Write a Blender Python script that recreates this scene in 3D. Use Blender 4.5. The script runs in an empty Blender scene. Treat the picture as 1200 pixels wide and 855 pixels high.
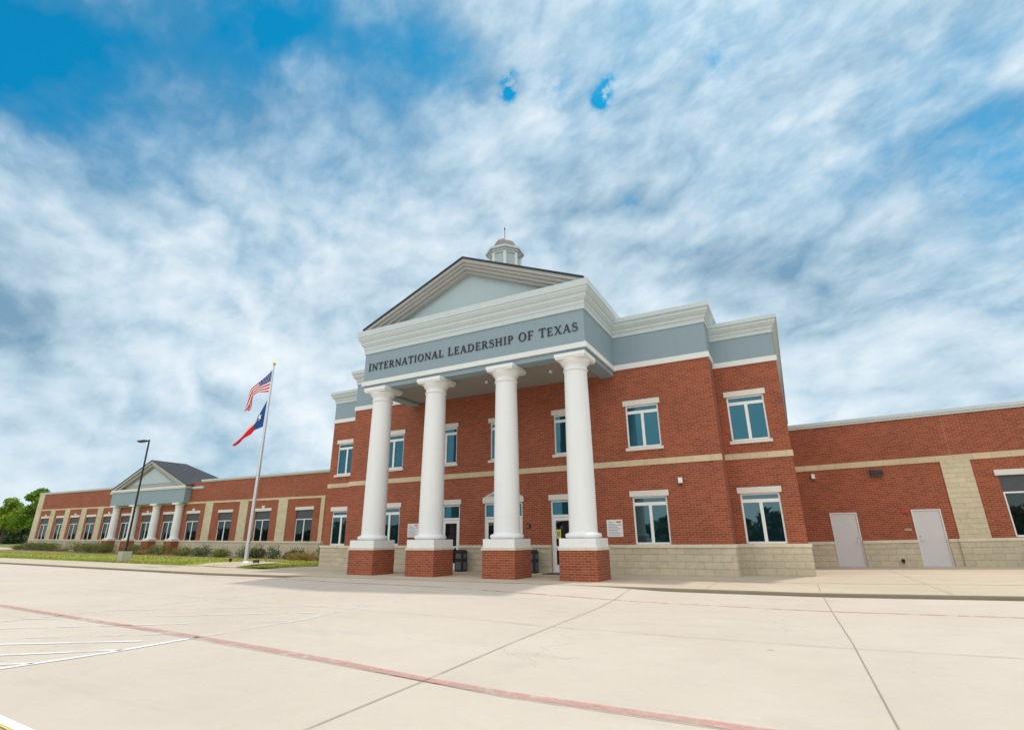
import bpy, bmesh, math, random
from mathutils import Vector, Matrix
R = math.radians
random.seed(7)
SC = bpy.context.scene
COL = SC.collection

# ------------------------------------------------------------------ camera
cam = bpy.data.cameras.new("camera"); camo = bpy.data.objects.new("camera", cam); COL.objects.link(camo)
cam.sensor_width = 36.0; cam.sensor_fit = 'HORIZONTAL'; cam.lens = 36.0 * 608.605 / 1200.0
cam.clip_start = 0.05; cam.clip_end = 3000
_rt = Vector((0.88426054, 0.46691946, -0.00833769)); _up = Vector((0.15549663, -0.27755331, 0.9480427)); _fw = Vector((-0.44034543, 0.83961323, 0.31803384))
_m = Matrix((_rt, _up, -_fw)).transposed().to_4x4(); _m.translation = (0, 0, 1.26)
camo.matrix_world = _m
SC.camera = camo

# ------------------------------------------------------------------ sun, exposure
SUN_EL, SUN_AZ = R(69), R(22)
SUN_DIR = Vector((math.sin(SUN_AZ) * math.cos(SUN_EL), math.cos(SUN_AZ) * math.cos(SUN_EL), math.sin(SUN_EL)))
sl = bpy.data.lights.new("sun", 'SUN'); sl.energy = 1.9; sl.angle = R(2.5); sl.color = (1.0, 0.95, 0.87)
so = bpy.data.objects.new("sun", sl); COL.objects.link(so)
so.rotation_euler = (-SUN_DIR).to_track_quat('-Z', 'Y').to_euler()
SC.view_settings.view_transform = 'Standard'
SC.view_settings.look = 'None'
SC.view_settings.gamma = 1.0
SC.view_settings.exposure = 0.06
SC.view_settings.use_curve_mapping = False

# ------------------------------------------------------------------ node helpers
class NT:
    def __init__(s, nt): s.nt = nt; s.nodes = nt.nodes; s.links = nt.links
    def n(s, t, **kw):
        x = s.nodes.new(t)
        for k, v in kw.items(): setattr(x, k, v)
        return x
    def put(s, sock, v):
        if hasattr(v, 'is_output'): s.links.new(v, sock)
        elif v is not None: sock.default_value = v
    def math(s, op, a, b=None, c=None, clamp=False):
        x = s.n('ShaderNodeMath', operation=op); x.use_clamp = clamp
        s.put(x.inputs[0], a)
        if b is not None: s.put(x.inputs[1], b)
        if c is not None: s.put(x.inputs[2], c)
        return x.outputs[0]
    def vmath(s, op, a, b=None):
        x = s.n('ShaderNodeVectorMath', operation=op); s.put(x.inputs[0], a)
        if b is not None: s.put(x.inputs[1], b)
        return x.outputs['Value'] if op in ('DOT_PRODUCT', 'LENGTH') else x.outputs[0]
    def noise(s, vec, scale, detail=4, rough=.55, dist=0.0, col=False):
        x = s.n('ShaderNodeTexNoise'); s.put(x.inputs['Vector'], vec)
        x.inputs['Scale'].default_value = scale; x.inputs['Detail'].default_value = detail
        x.inputs['Roughness'].default_value = rough; x.inputs['Distortion'].default_value = dist
        return x.outputs['Color'] if col else x.outputs[0]
    def ramp(s, f, stops, interp='LINEAR'):
        x = s.n('ShaderNodeValToRGB'); s.put(x.inputs[0], f); cr = x.color_ramp; cr.interpolation = interp
        while len(cr.elements) < len(stops): cr.elements.new(0.5)
        for e, (p, c) in zip(cr.elements, stops):
            e.position = p; e.color = (c, c, c, 1) if isinstance(c, (int, float)) else (*c, 1)
        return x.outputs[0]
    def mix(s, f, a, b, blend='MIX'):
        x = s.n('ShaderNodeMix'); x.data_type = 'RGBA'; x.blend_type = blend
        s.put(x.inputs[0], f)
        for i, v in ((6, a), (7, b)):
            if isinstance(v, tuple) and len(v) == 3: v = (*v, 1)
            s.put(x.inputs[i], v)
        return x.outputs[2]
    def maprange(s, v, a, b, c, d, smooth=False):
        x = s.n('ShaderNodeMapRange'); x.interpolation_type = 'SMOOTHSTEP' if smooth else 'LINEAR'
        s.put(x.inputs[0], v)
        for i, q in enumerate((a, b, c, d)): x.inputs[i + 1].default_value = q
        return x.outputs[0]

# ------------------------------------------------------------------ world: sky with broken cloud
W = bpy.data.worlds.new("World"); SC.world = W; W.use_nodes = True
w = NT(W.node_tree); w.nodes.clear()
sky = w.n('ShaderNodeTexSky', sky_type='NISHITA', sun_disc=False)
sky.sun_elevation = SUN_EL; sky.sun_rotation = SUN_AZ; sky.air_density = 1.0; sky.dust_density = 0.6; sky.ozone_density = 2.0
D = w.n('ShaderNodeTexCoord').outputs['Generated']
sp = w.n('ShaderNodeSeparateXYZ'); w.put(sp.inputs[0], D)
zc = w.math('ADD', w.math('MAXIMUM', sp.outputs[2], 0.0), 0.55)
cb = w.n('ShaderNodeCombineXYZ'); w.put(cb.inputs[0], w.math('DIVIDE', sp.outputs[0], zc)); w.put(cb.inputs[1], w.math('DIVIDE', sp.outputs[1], zc))
P = cb.outputs[0]
def total(lst):
    t = lst[0]
    for q in lst[1:]: t = w.math('ADD', t, q)
    return t
def cen(n, k): return w.math('MULTIPLY', w.math('SUBTRACT', n, .5), k)
def vscale(v, k):
    x = w.n('ShaderNodeVectorMath', operation='SCALE'); w.put(x.inputs[0], v); x.inputs['Scale'].default_value = k
    return x.outputs[0]
def warped(vec, sc, amt):
    return w.vmath('ADD', vec, vscale(w.vmath('SUBTRACT', w.noise(vec, sc, 3, .5, 0, True), (.5, .5, .5)), amt))
AX = Vector((.93, -.19, .31)).normalized()
ax = w.n('ShaderNodeVectorMath', operation='SCALE'); ax.inputs[0].default_value = tuple(AX); w.put(ax.inputs['Scale'], w.math('MULTIPLY', w.vmath('DOT_PRODUCT', D, tuple(AX)), .32))
zq = w.n('ShaderNodeVectorMath', operation='MULTIPLY'); w.put(zq.inputs[0], w.vmath('SUBTRACT', D, ax.outputs[0])); zq.inputs[1].default_value = (1, 1, 1.35)
Q = warped(zq.outputs[0], 3.0, .10)
def fold(n):                                        # rounded heads with creases between them
    return w.math('ABSOLUTE', w.math('MULTIPLY', w.math('SUBTRACT', n, .5), 2.0))
def puff(vec):
    a = w.noise(vec, 3.3, 11, .52); b_ = fold(w.noise(vec, 6.0, 9, .50))
    return w.math('ADD', w.math('MULTIPLY', a, .80), w.math('MULTIPLY', b_, .42))
nL = w.noise(Q, 2.2, 4, .5)
n1 = puff(Q)
n2 = puff(w.vmath('ADD', Q, (.008, .010, .026)))           # the same field a little nearer the sun: gives lit and shaded flanks
nM = w.noise(w.vmath('MULTIPLY', Q, (1, 1, 1.7)), 3.4, 5, .50)
nF = w.noise(Q, 26.0, 8, .62)
nH = w.noise(P, 48.0, 6, .65)
relief = w.math('SUBTRACT', n1, n2)
nW = fold(w.noise(Q, 15.0, 9, .60))
DW = w.vmath('NORMALIZE', w.vmath('ADD', D, vscale(w.vmath('SUBTRACT', w.noise(P, 3.4, 6, .58, 0, True), (.5, .5, .5)), .34)))
def blob(d, sigma, amp, dv=None):
    v = Vector(d).normalized()
    q = w.math('SUBTRACT', w.vmath('DOT_PRODUCT', D if dv is None else dv, tuple(v)), 1.0)
    return w.math('MULTIPLY', w.math('EXPONENT', w.math('MULTIPLY', q, 1.0 / sigma ** 2)), amp)
# how thick the deck is: thin towards the upper left, two ragged gaps at the top, thinner on the right
thin = total([blob(d_, s_, a_, DW) for d_, s_, a_ in (((-.80, .14, .60), .10, .66), ((-.84, .16, .53), .05, .20), ((-.625, .34, .71), .06, .28), ((-.56, .355, .755), .06, .30), ((-.44, .47, .77), .07, .26),
              ((-.67, .33, .67), .18, .24), ((-.50, .50, .71), .16, .16), ((.335, .815, .47), .08, .17), ((.345, .85, .40), .06, .12), ((.28, .80, .54), .10, .12), ((.34, .71, .62), .08, .10))])
right = w.maprange(w.math('ADD', sp.outputs[0], sp.outputs[2]), .15, .75, .2, 1.0)
thick0 = total([w.math('MULTIPLY', thin, -1.0), cen(nL, .55), w.math('MULTIPLY', w.math('SUBTRACT', n1, .50), .85), cen(nF, .16), w.math('MULTIPLY', w.math('MULTIPLY', w.math('SUBTRACT', nW, .2), .36), right), w.maprange(sp.outputs[2], .25, .80, .93, .68)])
holes = total([blob((-.324, .611, .723), .0105, .62), blob((-.184, .684, .706), .0105, .68), blob((-.164, .672, .722), .009, .36), blob((-.310, .600, .737), .010, .30),
               blob((-.25, .645, .722), .022, .16), blob((.0, .705, .71), .02, .14), blob((-.18, .80, .57), .016, .18)])
holes = w.math('MULTIPLY', holes, w.maprange(nH, .38, .60, .0, 1.5))
thick = w.math('SUBTRACT', thick0, w.math('MULTIPLY', holes, 1.35))
opac = w.ramp(thick, [(.0, .02), (.20, .26), (.38, .58), (.58, .84), (.80, .98)])
dark = total([blob((.06, .92, .39), .075, .80), blob((-.05, .905, .43), .055, .55), blob((-.92, .32, .24), .07, .60), blob((-.935, .235, .32), .07, .55),
              blob((-.30, .75, .60), .06, .32), blob((-.62, .62, .48), .10, .18), blob((.25, .93, .27), .09, .25), blob((-.80, .55, .12), .10, .30), blob((-.15, .86, .49), .06, .30), blob((.2, .88, .45), .07, .25), blob((-.42, .80, .43), .07, .22)])
lum = total([w.math('MULTIPLY', thick0, .62), w.math('MULTIPLY', relief, 1.25), cen(nF, .18), w.math('MULTIPLY', w.math('MULTIPLY', w.math('SUBTRACT', nW, .2), .16), right), w.math('MULTIPLY', dark, -.40), cen(nM, .58), w.maprange(sp.outputs[2], .10, .75, .085, .045)])
cloud = w.ramp(lum, [(.08, (.20, .35, .49)), (.28, (.37, .52, .64)), (.44, (.51, .66, .77)), (.58, (.64, .76, .85)), (.74, (.77, .86, .92)), (.90, (.90, .945, .97))])
low = w.maprange(sp.outputs[2], 0.0, .20, 1.0, 0.0, True)
cloud = w.mix(w.math('MULTIPLY', low, .30), cloud, (.58, .70, .78))
SB = 0.1
skyc = w.mix(1.0, sky.outputs[0], (.0, 1.22, 1.46), 'MULTIPLY')
# brighter, more neutral cloud near the sun; behind the photographer, added unseen fill light
behind = w.maprange(w.vmath('DOT_PRODUCT', D, (0.05, -.62, .78)), .34, .95, 0.0, 1.0, True)
behind = w.math('MAXIMUM', behind, w.math('MINIMUM', blob(tuple(SUN_DIR), .20, 1.2), 1.0))
cloud = w.mix(w.math('MULTIPLY', behind, .72), cloud, (1.80, 1.77, 1.69))
opac = w.math('MAXIMUM', opac, w.math('MULTIPLY', behind, .9))
final = w.mix(opac, skyc, vscale(cloud, 1 / SB))
bg = w.n('ShaderNodeBackground'); w.put(bg.inputs[0], final); bg.inputs[1].default_value = SB
wo = w.n('ShaderNodeOutputWorld'); w.links.new(bg.outputs[0], wo.inputs[0])

# ------------------------------------------------------------------ materials
MATS = {}
def mat(name):
    m = bpy.data.materials.new(name); m.use_nodes = True
    t = NT(m.node_tree); b = t.nodes['Principled BSDF']; MATS[name] = m
    return m, t, b
def bump(t, b, h, strength=.3, dist=.02):
    x = t.n('ShaderNodeBump'); x.inputs['Strength'].default_value = strength; x.inputs['Distance'].default_value = dist
    t.put(x.inputs['Height'], h); t.links.new(x.outputs[0], b.inputs['Normal'])
def POS(t): return t.n('ShaderNodeNewGeometry').outputs['Position']
def UV(t): return t.n('ShaderNodeTexCoord').outputs['UV']
def simple(name, col, rough=.6, var=.10, scale=2.0, metal=0.0, bmp=0.0, bscale=60, streak=0.0):
    m, t, b = mat(name); p = POS(t)
    n = t.noise(p, scale, 5, .6)
    c = t.mix(n, tuple(v * (1 - var) for v in col), tuple(min(1, v * (1 + var)) for v in col))
    if streak:
        mp = t.n('ShaderNodeMapping'); t.put(mp.inputs[0], p); mp.inputs['Scale'].default_value = (3.0, 3.0, .25)
        s_ = t.ramp(t.noise(mp.outputs[0], 2.2, 6, .65), [(.48, 0.0), (.75, 1.0)])
        c = t.mix(t.math('MULTIPLY', s_, streak), c, tuple(v * .62 for v in col))
    t.put(b.inputs['Base Color'], c); b.inputs['Roughness'].default_value = rough; b.inputs['Metallic'].default_value = metal
    if bmp: bump(t, b, t.noise(p, bscale, 4, .6), bmp, .01)
    return m
def brickmat(name, c1, c2, mortar, bw, rh, ms, rough, patch, bstr=.5):
    m, t, b = mat(name); uv = UV(t); p = POS(t)
    def br(a, bb, mm):
        x = t.n('ShaderNodeTexBrick'); x.offset = .5; x.offset_frequency = 2; x.squash = 1.0
        t.put(x.inputs['Vector'], uv); x.inputs['Scale'].default_value = 1.0
        x.inputs['Color1'].default_value = (*a, 1); x.inputs['Color2'].default_value = (*bb, 1); x.inputs['Mortar'].default_value = (*mm, 1)
        x.inputs['Mortar Size'].default_value = ms; x.inputs['Mortar Smooth'].default_value = .15; x.inputs['Bias'].default_value = 0.0
        x.inputs['Brick Width'].default_value = bw; x.inputs['Row Height'].default_value = rh
        return x
    x = br(c1, c2, mortar)
    n1 = t.noise(p, .55, 5, .6); n2 = t.noise(p, 7, 4, .6)
    f = t.math('ADD', t.math('MULTIPLY', n1, patch), t.math('MULTIPLY', n2, patch * .8))
    f = t.math('ADD', f, 1.0 - patch * .9)
    sc = t.n('ShaderNodeVectorMath', operation='SCALE'); t.put(sc.inputs[0], x.outputs[0]); t.put(sc.inputs['Scale'], f)
    t.put(b.inputs['Base Color'], sc.outputs[0]); b.inputs['Roughness'].default_value = rough
    h = t.math('ADD', t.math('MULTIPLY', t.math('SUBTRACT', 1.0, x.outputs['Fac']), .8), t.math('MULTIPLY', t.noise(p, 25, 4, .6), .25))
    bump(t, b, h, bstr, .012)
    return m
M_brick = brickmat('red_brick', (.350, .075, .032), (.225, .045, .020), (.39, .21, .12), .235, .078, .0075, .85, .5)
M_block = brickmat('split_face_limestone', (.57, .50, .365), (.51, .445, .32), (.45, .39, .28), .62, .235, .010, .9, .55, .9)
M_pil = brickmat('pilaster_limestone', (.62, .535, .375), (.55, .475, .33), (.51, .44, .31), .55, .20, .008, .9, .45, .8)
M_band = brickmat('limestone_band', (.64, .51, .33), (.55, .44, .29), (.45, .37, .26), .61, 3.0, .010, .85, .30, .3)
M_cap = brickmat('limestone_cap', (.70, .62, .48), (.64, .56, .43), (.50, .44, .34), .61, 3.0, .008, .8, .28, .2)
M_lintel = simple('cast_stone_lintel', (.70, .67, .61), .8, .07, 3, bmp=.15, streak=.12)
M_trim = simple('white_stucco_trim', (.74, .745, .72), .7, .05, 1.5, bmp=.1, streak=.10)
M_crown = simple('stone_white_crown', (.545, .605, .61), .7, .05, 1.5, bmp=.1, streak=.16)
M_gray = simple('gray_blue_stucco', (.262, .342, .385), .85, .07, .9, bmp=.2, bscale=120, streak=.10)
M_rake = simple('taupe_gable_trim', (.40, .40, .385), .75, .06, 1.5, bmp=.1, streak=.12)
M_tymp = simple('pale_blue_stucco', (.43, .52, .545), .85, .05, .8, bmp=.2, bscale=120, streak=.06)
M_soffit = simple('gray_soffit', (.30, .29, .26), .85, .05, 1.2, bmp=.1)
M_col = simple('white_column_paint', (.80, .80, .79), .5, .03, 1.2, bmp=.05, bscale=30, streak=.10)
M_frame = simple('white_window_frame', (.80, .80, .78), .4, .02)
M_spandrel = simple('dark_gray_spandrel', (.065, .072, .082), .6, .12, 2)
M_door = simple('gray_painted_steel', (.60, .575, .575), .45, .04, 1.0, streak=.05)
M_doorf = simple('pale_gray_door_frame', (.66, .64, .63), .45, .03)
M_kick = simple('pale_aluminium', (.55, .60, .64), .35, .05, metal=.4)
M_dark = simple('black_powder_coat', (.012, .012, .014), .45, .2)
M_darkg = simple('dark_gray_metal', (.10, .105, .13), .5, .15, 5)
M_steel = simple('brushed_steel', (.55, .55, .55), .3, .05, metal=.9)
M_pole = simple('satin_aluminium', (.62, .63, .64), .35, .05, 3, metal=.55)
M_gold = simple('gold_ball', (.75, .52, .12), .3, .05, metal=.8)
M_copper = simple('weathered_copper', (.25, .225, .225), .6, .3, 4, metal=.15)
M_shingle = brickmat('asphalt_shingle', (.050, .056, .068), (.030, .034, .042), (.02, .022, .026), .30, .14, .006, .9, .4, .5)
M_kerb_shade = simple('shaded_kerb_concrete', (.22, .19, .13), .9, .25, 1.5, bmp=.4)  # kerb face: shade of the upright side put into a darker concrete colour
M_pier = simple('raw_concrete', (.46, .43, .37), .9, .12, 3, bmp=.3, streak=.2)
M_paper = simple('white_notice', (.80, .80, .78), .5, .03)
M_ink = simple('notice_print', (.25, .30, .36), .7, .1)
M_redink = simple('notice_red_print', (.60, .10, .08), .7, .1)
M_yellow = simple('yellow_notice', (.75, .62, .03), .6, .05)
M_red = simple('red_plastic', (.55, .03, .03), .4, .1)
M_bark = simple('bark', (.11, .085, .06), .95, .3, 6, bmp=.5, bscale=20)
M_letters = simple('black_letters', (.008, .009, .012), .5, .1)
M_jointm = simple('joint_sealant_pink', (.42, .22, .15), .8, .05)
M_outlet = simple('beige_cover', (.46, .30, .19), .7, .1)

def glassmat(name, base, refl, tint=(1, 1, 1), rough=.015):
    m, t, b = mat(name)
    b.inputs['Base Color'].default_value = (*base, 1); b.inputs['Roughness'].default_value = .35; b.inputs['Specular IOR Level'].default_value = 0.0
    p = POS(t)
    bn = t.n('ShaderNodeBump'); bn.inputs['Strength'].default_value = .05; bn.inputs['Distance'].default_value = .05
    t.put(bn.inputs['Height'], t.noise(p, .9, 2, .5))
    g = t.n('ShaderNodeBsdfGlossy'); g.inputs['Color'].default_value = (*tint, 1); g.inputs['Roughness'].default_value = rough
    t.links.new(bn.outputs[0], g.inputs['Normal'])
    fr = t.n('ShaderNodeFresnel'); fr.inputs['IOR'].default_value = 1.5
    f = t.math('ADD', t.math('MULTIPLY', fr.outputs[0], .9), refl, clamp=True)
    mx = t.n('ShaderNodeMixShader'); t.put(mx.inputs[0], f); t.links.new(b.outputs[0], mx.inputs[1]); t.links.new(g.outputs[0], mx.inputs[2])
    t.links.new(mx.outputs[0], t.nodes['Material Output'].inputs[0])
    return m
M_glass = glassmat('tinted_teal_glass', (.004, .036, .056), .10, (.28, .75, .95))
M_glassl = glassmat('tinted_slate_glass', (.006, .020, .026), .13, (.50, .80, .86))
M_glassw = glassmat('dark_wing_glass', (.005, .008, .009), .035, (.75, .9, .9))
M_glassd = glassmat('dark_door_glass', (.006, .008, .010), .03)

def groundmat(name, c1, c2, c3, rough, big, stains, bmp, slabs=False):
    m, t, b = mat(name); p = POS(t)
    a = t.noise(p, big, 6, .62, .3); f = t.noise(p, 14, 5, .6); g = t.noise(p, 160, 2, .6)
    c = t.mix(t.ramp(a, [(.38, 0.0), (.62, 1.0)]), c1, c2)
    a2 = t.ramp(t.noise(p, 1.3, 8, .7, .5), [(.46, 0.0), (.70, 1.0)])
    c = t.mix(t.math('MULTIPLY', a2, .35), c, tuple(v * .86 for v in c2))
    mp = t.n('ShaderNodeMapping'); t.put(mp.inputs[0], p); mp.inputs['Rotation'].default_value = (0, 0, .35); mp.inputs['Scale'].default_value = (.5, 1.6, 1)
    s_ = t.ramp(t.noise(mp.outputs[0], .9, 7, .68, .8), [(.56, 0.0), (.72, 1.0)])
    c = t.mix(t.math('MULTIPLY', s_, stains), c, c3)
    if slabs:
        s3 = t.n('ShaderNodeSeparateXYZ'); t.put(s3.inputs[0], p)
        c3_ = t.n('ShaderNodeCombineXYZ'); t.put(c3_.inputs[0], t.math('FLOOR', t.math('DIVIDE', t.math('SUBTRACT', s3.outputs[0], .43), 4.12))); t.put(c3_.inputs[1], t.math('FLOOR', t.math('DIVIDE', t.math('SUBTRACT', s3.outputs[1], 4.88), 3.9)))
        wn = t.n('ShaderNodeTexWhiteNoise'); t.put(wn.inputs['Vector'], c3_.outputs[0])
        c = t.mix(t.math('MULTIPLY', wn.outputs[0], .13), c, tuple(v * .72 for v in c1))
        m2 = t.n('ShaderNodeMapping'); t.put(m2.inputs[0], p); m2.inputs['Rotation'].default_value = (0, 0, -.12); m2.inputs['Scale'].default_value = (.10, 2.4, 1)
        ty = t.ramp(t.noise(m2.outputs[0], 1.6, 5, .6, .3), [(.58, 0.0), (.74, 1.0)])
        ty = t.math('MULTIPLY', ty, t.ramp(t.noise(p, 3.0, 5, .7), [(.40, 0.0), (.65, 1.0)]))
        c = t.mix(t.math('MULTIPLY', ty, .22), c, tuple(v * .55 for v in c3))
        ck = t.n('ShaderNodeTexVoronoi', feature='DISTANCE_TO_EDGE'); t.put(ck.inputs['Vector'], t.vmath('ADD', p, t.noise(p, 1.2, 5, .6, 0, True))); ck.inputs['Scale'].default_value = .22
        cm = t.math('MULTIPLY', t.math('LESS_THAN', ck.outputs['Distance'], .0016), t.ramp(t.noise(p, .35, 2), [(.50, 0.0), (.58, 1.0)]))
        c = t.mix(t.math('MULTIPLY', cm, .35), c, tuple(v * .45 for v in c3))
        oil = t.ramp(t.noise(p, .55, 6, .62, .4), [(.62, 0.0), (.78, 1.0)])
        c = t.mix(t.math('MULTIPLY', oil, .28), c, tuple(v * .72 for v in c3))
    spots = t.n('ShaderNodeTexVoronoi'); t.put(spots.inputs['Vector'], p); spots.inputs['Scale'].default_value = .75
    sm = t.math('LESS_THAN', spots.outputs['Distance'], .035)
    c = t.mix(t.math('MULTIPLY', sm, .55), c, tuple(v * .45 for v in c3))
    c = t.mix(t.math('MULTIPLY', t.math('SUBTRACT', f, .3), .28), c, tuple(v * .72 for v in c1))
    c = t.mix(t.math('MULTIPLY', t.math('SUBTRACT', g, .35), .30), c, tuple(v * .6 for v in c1))
    t.put(b.inputs['Base Color'], c); b.inputs['Roughness'].default_value = rough
    bump(t, b, t.math('ADD', g, t.math('MULTIPLY', f, .5)), bmp, .006)
    return m
M_lot = groundmat('parking_concrete', (.62, .535, .447), (.575, .488, .402), (.46, .40, .33), .85, .22, .55, .35, True)
M_walk = groundmat('sidewalk_concrete', (.58, .48, .36), (.52, .43, .32), (.48, .40, .29), .85, .35, .4, .3)
M_path = groundmat('pale_path', (.55, .42, .30), (.48, .38, .28), (.40, .32, .24), .9, .4, .4, .3)

def paintmat(name, col, wear_lo, wear_hi, scale=5.0):
    m, t, b = mat(name); p = POS(t)
    n = t.math('ADD', t.math('MULTIPLY', t.noise(p, scale, 6, .72), .75), t.math('MULTIPLY', t.noise(p, .7, 3, .6), .35))
    a = t.ramp(n, [(wear_lo, 1.0), (wear_hi, 0.0)])
    b.inputs['Base Color'].default_value = (*col, 1); b.inputs['Roughness'].default_value = .7
    tr = t.n('ShaderNodeBsdfTransparent'); mx = t.n('ShaderNodeMixShader')
    t.put(mx.inputs[0], a); t.links.new(tr.outputs[0], mx.inputs[1]); t.links.new(b.outputs[0], mx.inputs[2])
    t.links.new(mx.outputs[0], t.nodes['Material Output'].inputs[0])
    return m
M_redline = paintmat('worn_red_paint', (.62, .33, .29), .42, .72)
M_redfaint = paintmat('faded_red_paint', (.56, .29, .25), .40, .66)
M_white = paintmat('worn_white_paint', (.74, .74, .72), .54, .74, 2.2)
M_whitef = paintmat('faded_white_paint', (.72, .71, .67), .45, .62, 2.2)
M_joint = paintmat('joint_sealant', (.31, .26, .195), .55, .80, 3)
M_jointl = paintmat('pale_joint', (.36, .31, .24), .45, .75, 3)
M_whites = simple('white_paint', (.78, .78, .76), .7, .10, 7)
M_yline = simple('yellow_paint', (.70, .60, .10), .7, .15, 6)
M_asphalt = simple('asphalt_dark', (.06, .055, .05), .9, .3, 8, bmp=.4)

def grassmat(name, a, b2, c3):
    m, t, b = mat(name); p = POS(t)
    n = t.noise(p, .6, 6, .65); n2 = t.noise(p, 9, 4, .6)
    c = t.mix(t.ramp(n, [(.38, 0.0), (.62, 1.0)]), a, b2)
    c = t.mix(t.ramp(n2, [(.50, 0.0), (.75, .8)]), c, c3)
    t.put(b.inputs['Base Color'], c); b.inputs['Roughness'].default_value = .9
    bump(t, b, n2, .6, .04)
    return m
M_lawn = grassmat('lawn', (.23, .285, .030), (.31, .31, .045), (.37, .32, .08))
M_terrain = grassmat('field', (.13, .16, .03), (.19, .19, .05), (.22, .19, .08))
M_mulch = grassmat('mulch_bed', (.22, .16, .09), (.28, .21, .11), (.16, .11, .06))
def leafmat(name, a, b2, trans=.35):
    m, t, b = mat(name); p = POS(t)
    n = t.noise(p, .9, 4, .6); n2 = t.n('ShaderNodeObjectInfo')
    wn = t.n('ShaderNodeTexWhiteNoise'); t.put(wn.inputs['Vector'], t.vmath('SNAP', p, (.22, .22, .22)))
    f = t.math('ADD', t.math('MULTIPLY', n, .6), t.math('MULTIPLY', wn.outputs[0], .4))
    c = t.mix(f, a, b2)
    t.put(b.inputs['Base Color'], c); b.inputs['Roughness'].default_value = .6
    tl = t.n('ShaderNodeBsdfTranslucent'); t.put(tl.inputs[0], c)
    mx = t.n('ShaderNodeMixShader'); mx.inputs[0].default_value = trans
    t.links.new(b.outputs[0], mx.inputs[1]); t.links.new(tl.outputs[0], mx.inputs[2])
    t.links.new(mx.outputs[0], t.nodes['Material Output'].inputs[0])
    return m
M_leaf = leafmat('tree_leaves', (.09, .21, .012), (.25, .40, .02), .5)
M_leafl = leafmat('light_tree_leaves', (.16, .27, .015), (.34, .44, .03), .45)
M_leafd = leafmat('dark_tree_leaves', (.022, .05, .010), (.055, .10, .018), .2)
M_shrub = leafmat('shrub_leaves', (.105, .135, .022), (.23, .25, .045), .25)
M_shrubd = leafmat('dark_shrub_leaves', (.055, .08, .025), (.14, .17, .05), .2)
M_shrubb = leafmat('pale_shrub_leaves', (.12, .10, .05), (.26, .20, .10), .25)
M_dry = leafmat('dry_grass_blades', (.38, .24, .09), (.50, .36, .15), .3)
M_blade = leafmat('lawn_blades', (.23, .30, .02), (.37, .36, .05), .3)

# flag cloth
def flagmat_us():
    m, t, b = mat('striped_flag_cloth'); s_ = t.n('ShaderNodeSeparateXYZ'); t.put(s_.inputs[0], UV(t))
    u, v = s_.outputs[0], s_.outputs[1]
    st = t.math('MODULO', t.math('FLOOR', t.math('MULTIPLY', v, 13)), 2.0)
    c = t.mix(st, (.70, .02, .04), (.88, .86, .84))
    # stars
    fu = t.math('SUBTRACT', t.math('FRACT', t.math('MULTIPLY', u, 15.0)), .5); fv = t.math('SUBTRACT', t.math('FRACT', t.math('MULTIPLY', v, 16.7)), .5)
    d2 = t.math('ADD', t.math('MULTIPLY', fu, fu), t.math('MULTIPLY', fv, fv))
    can = t.mix(t.math('LESS_THAN', d2, .06), (.018, .04, .22), (.7, .7, .72))
    inside = t.math('MULTIPLY', t.math('LESS_THAN', u, .4), t.math('GREATER_THAN', v, 6 / 13))
    c = t.mix(inside, c, can)
    t.put(b.inputs['Base Color'], c); b.inputs['Roughness'].default_value = .8
    tl = t.n('ShaderNodeBsdfTranslucent'); t.put(tl.inputs[0], c); mx = t.n('ShaderNodeMixShader'); mx.inputs[0].default_value = .3
    t.links.new(b.outputs[0], mx.inputs[1]); t.links.new(tl.outputs[0], mx.inputs[2]); t.links.new(mx.outputs[0], t.nodes['Material Output'].inputs[0])
    return m
def flagmat_tx():
    m, t, b = mat('tricolour_flag_cloth'); s_ = t.n('ShaderNodeSeparateXYZ'); t.put(s_.inputs[0], UV(t))
    u, v = s_.outputs[0], s_.outputs[1]
    c = t.mix(t.math('GREATER_THAN', v, .5), (.75, .012, .03), (.80, .80, .80))
    c = t.mix(t.math('LESS_THAN', u, .3333), c, (.015, .07, .26))
    t.put(b.inputs['Base Color'], c); b.inputs['Roughness'].default_value = .8
    tl = t.n('ShaderNodeBsdfTranslucent'); t.put(tl.inputs[0], c); mx = t.n('ShaderNodeMixShader'); mx.inputs[0].default_value = .3
    t.links.new(b.outputs[0], mx.inputs[1]); t.links.new(tl.outputs[0], mx.inputs[2]); t.links.new(mx.outputs[0], t.nodes['Material Output'].inputs[0])
    return m
M_us = flagmat_us(); M_tx = flagmat_tx()

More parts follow.
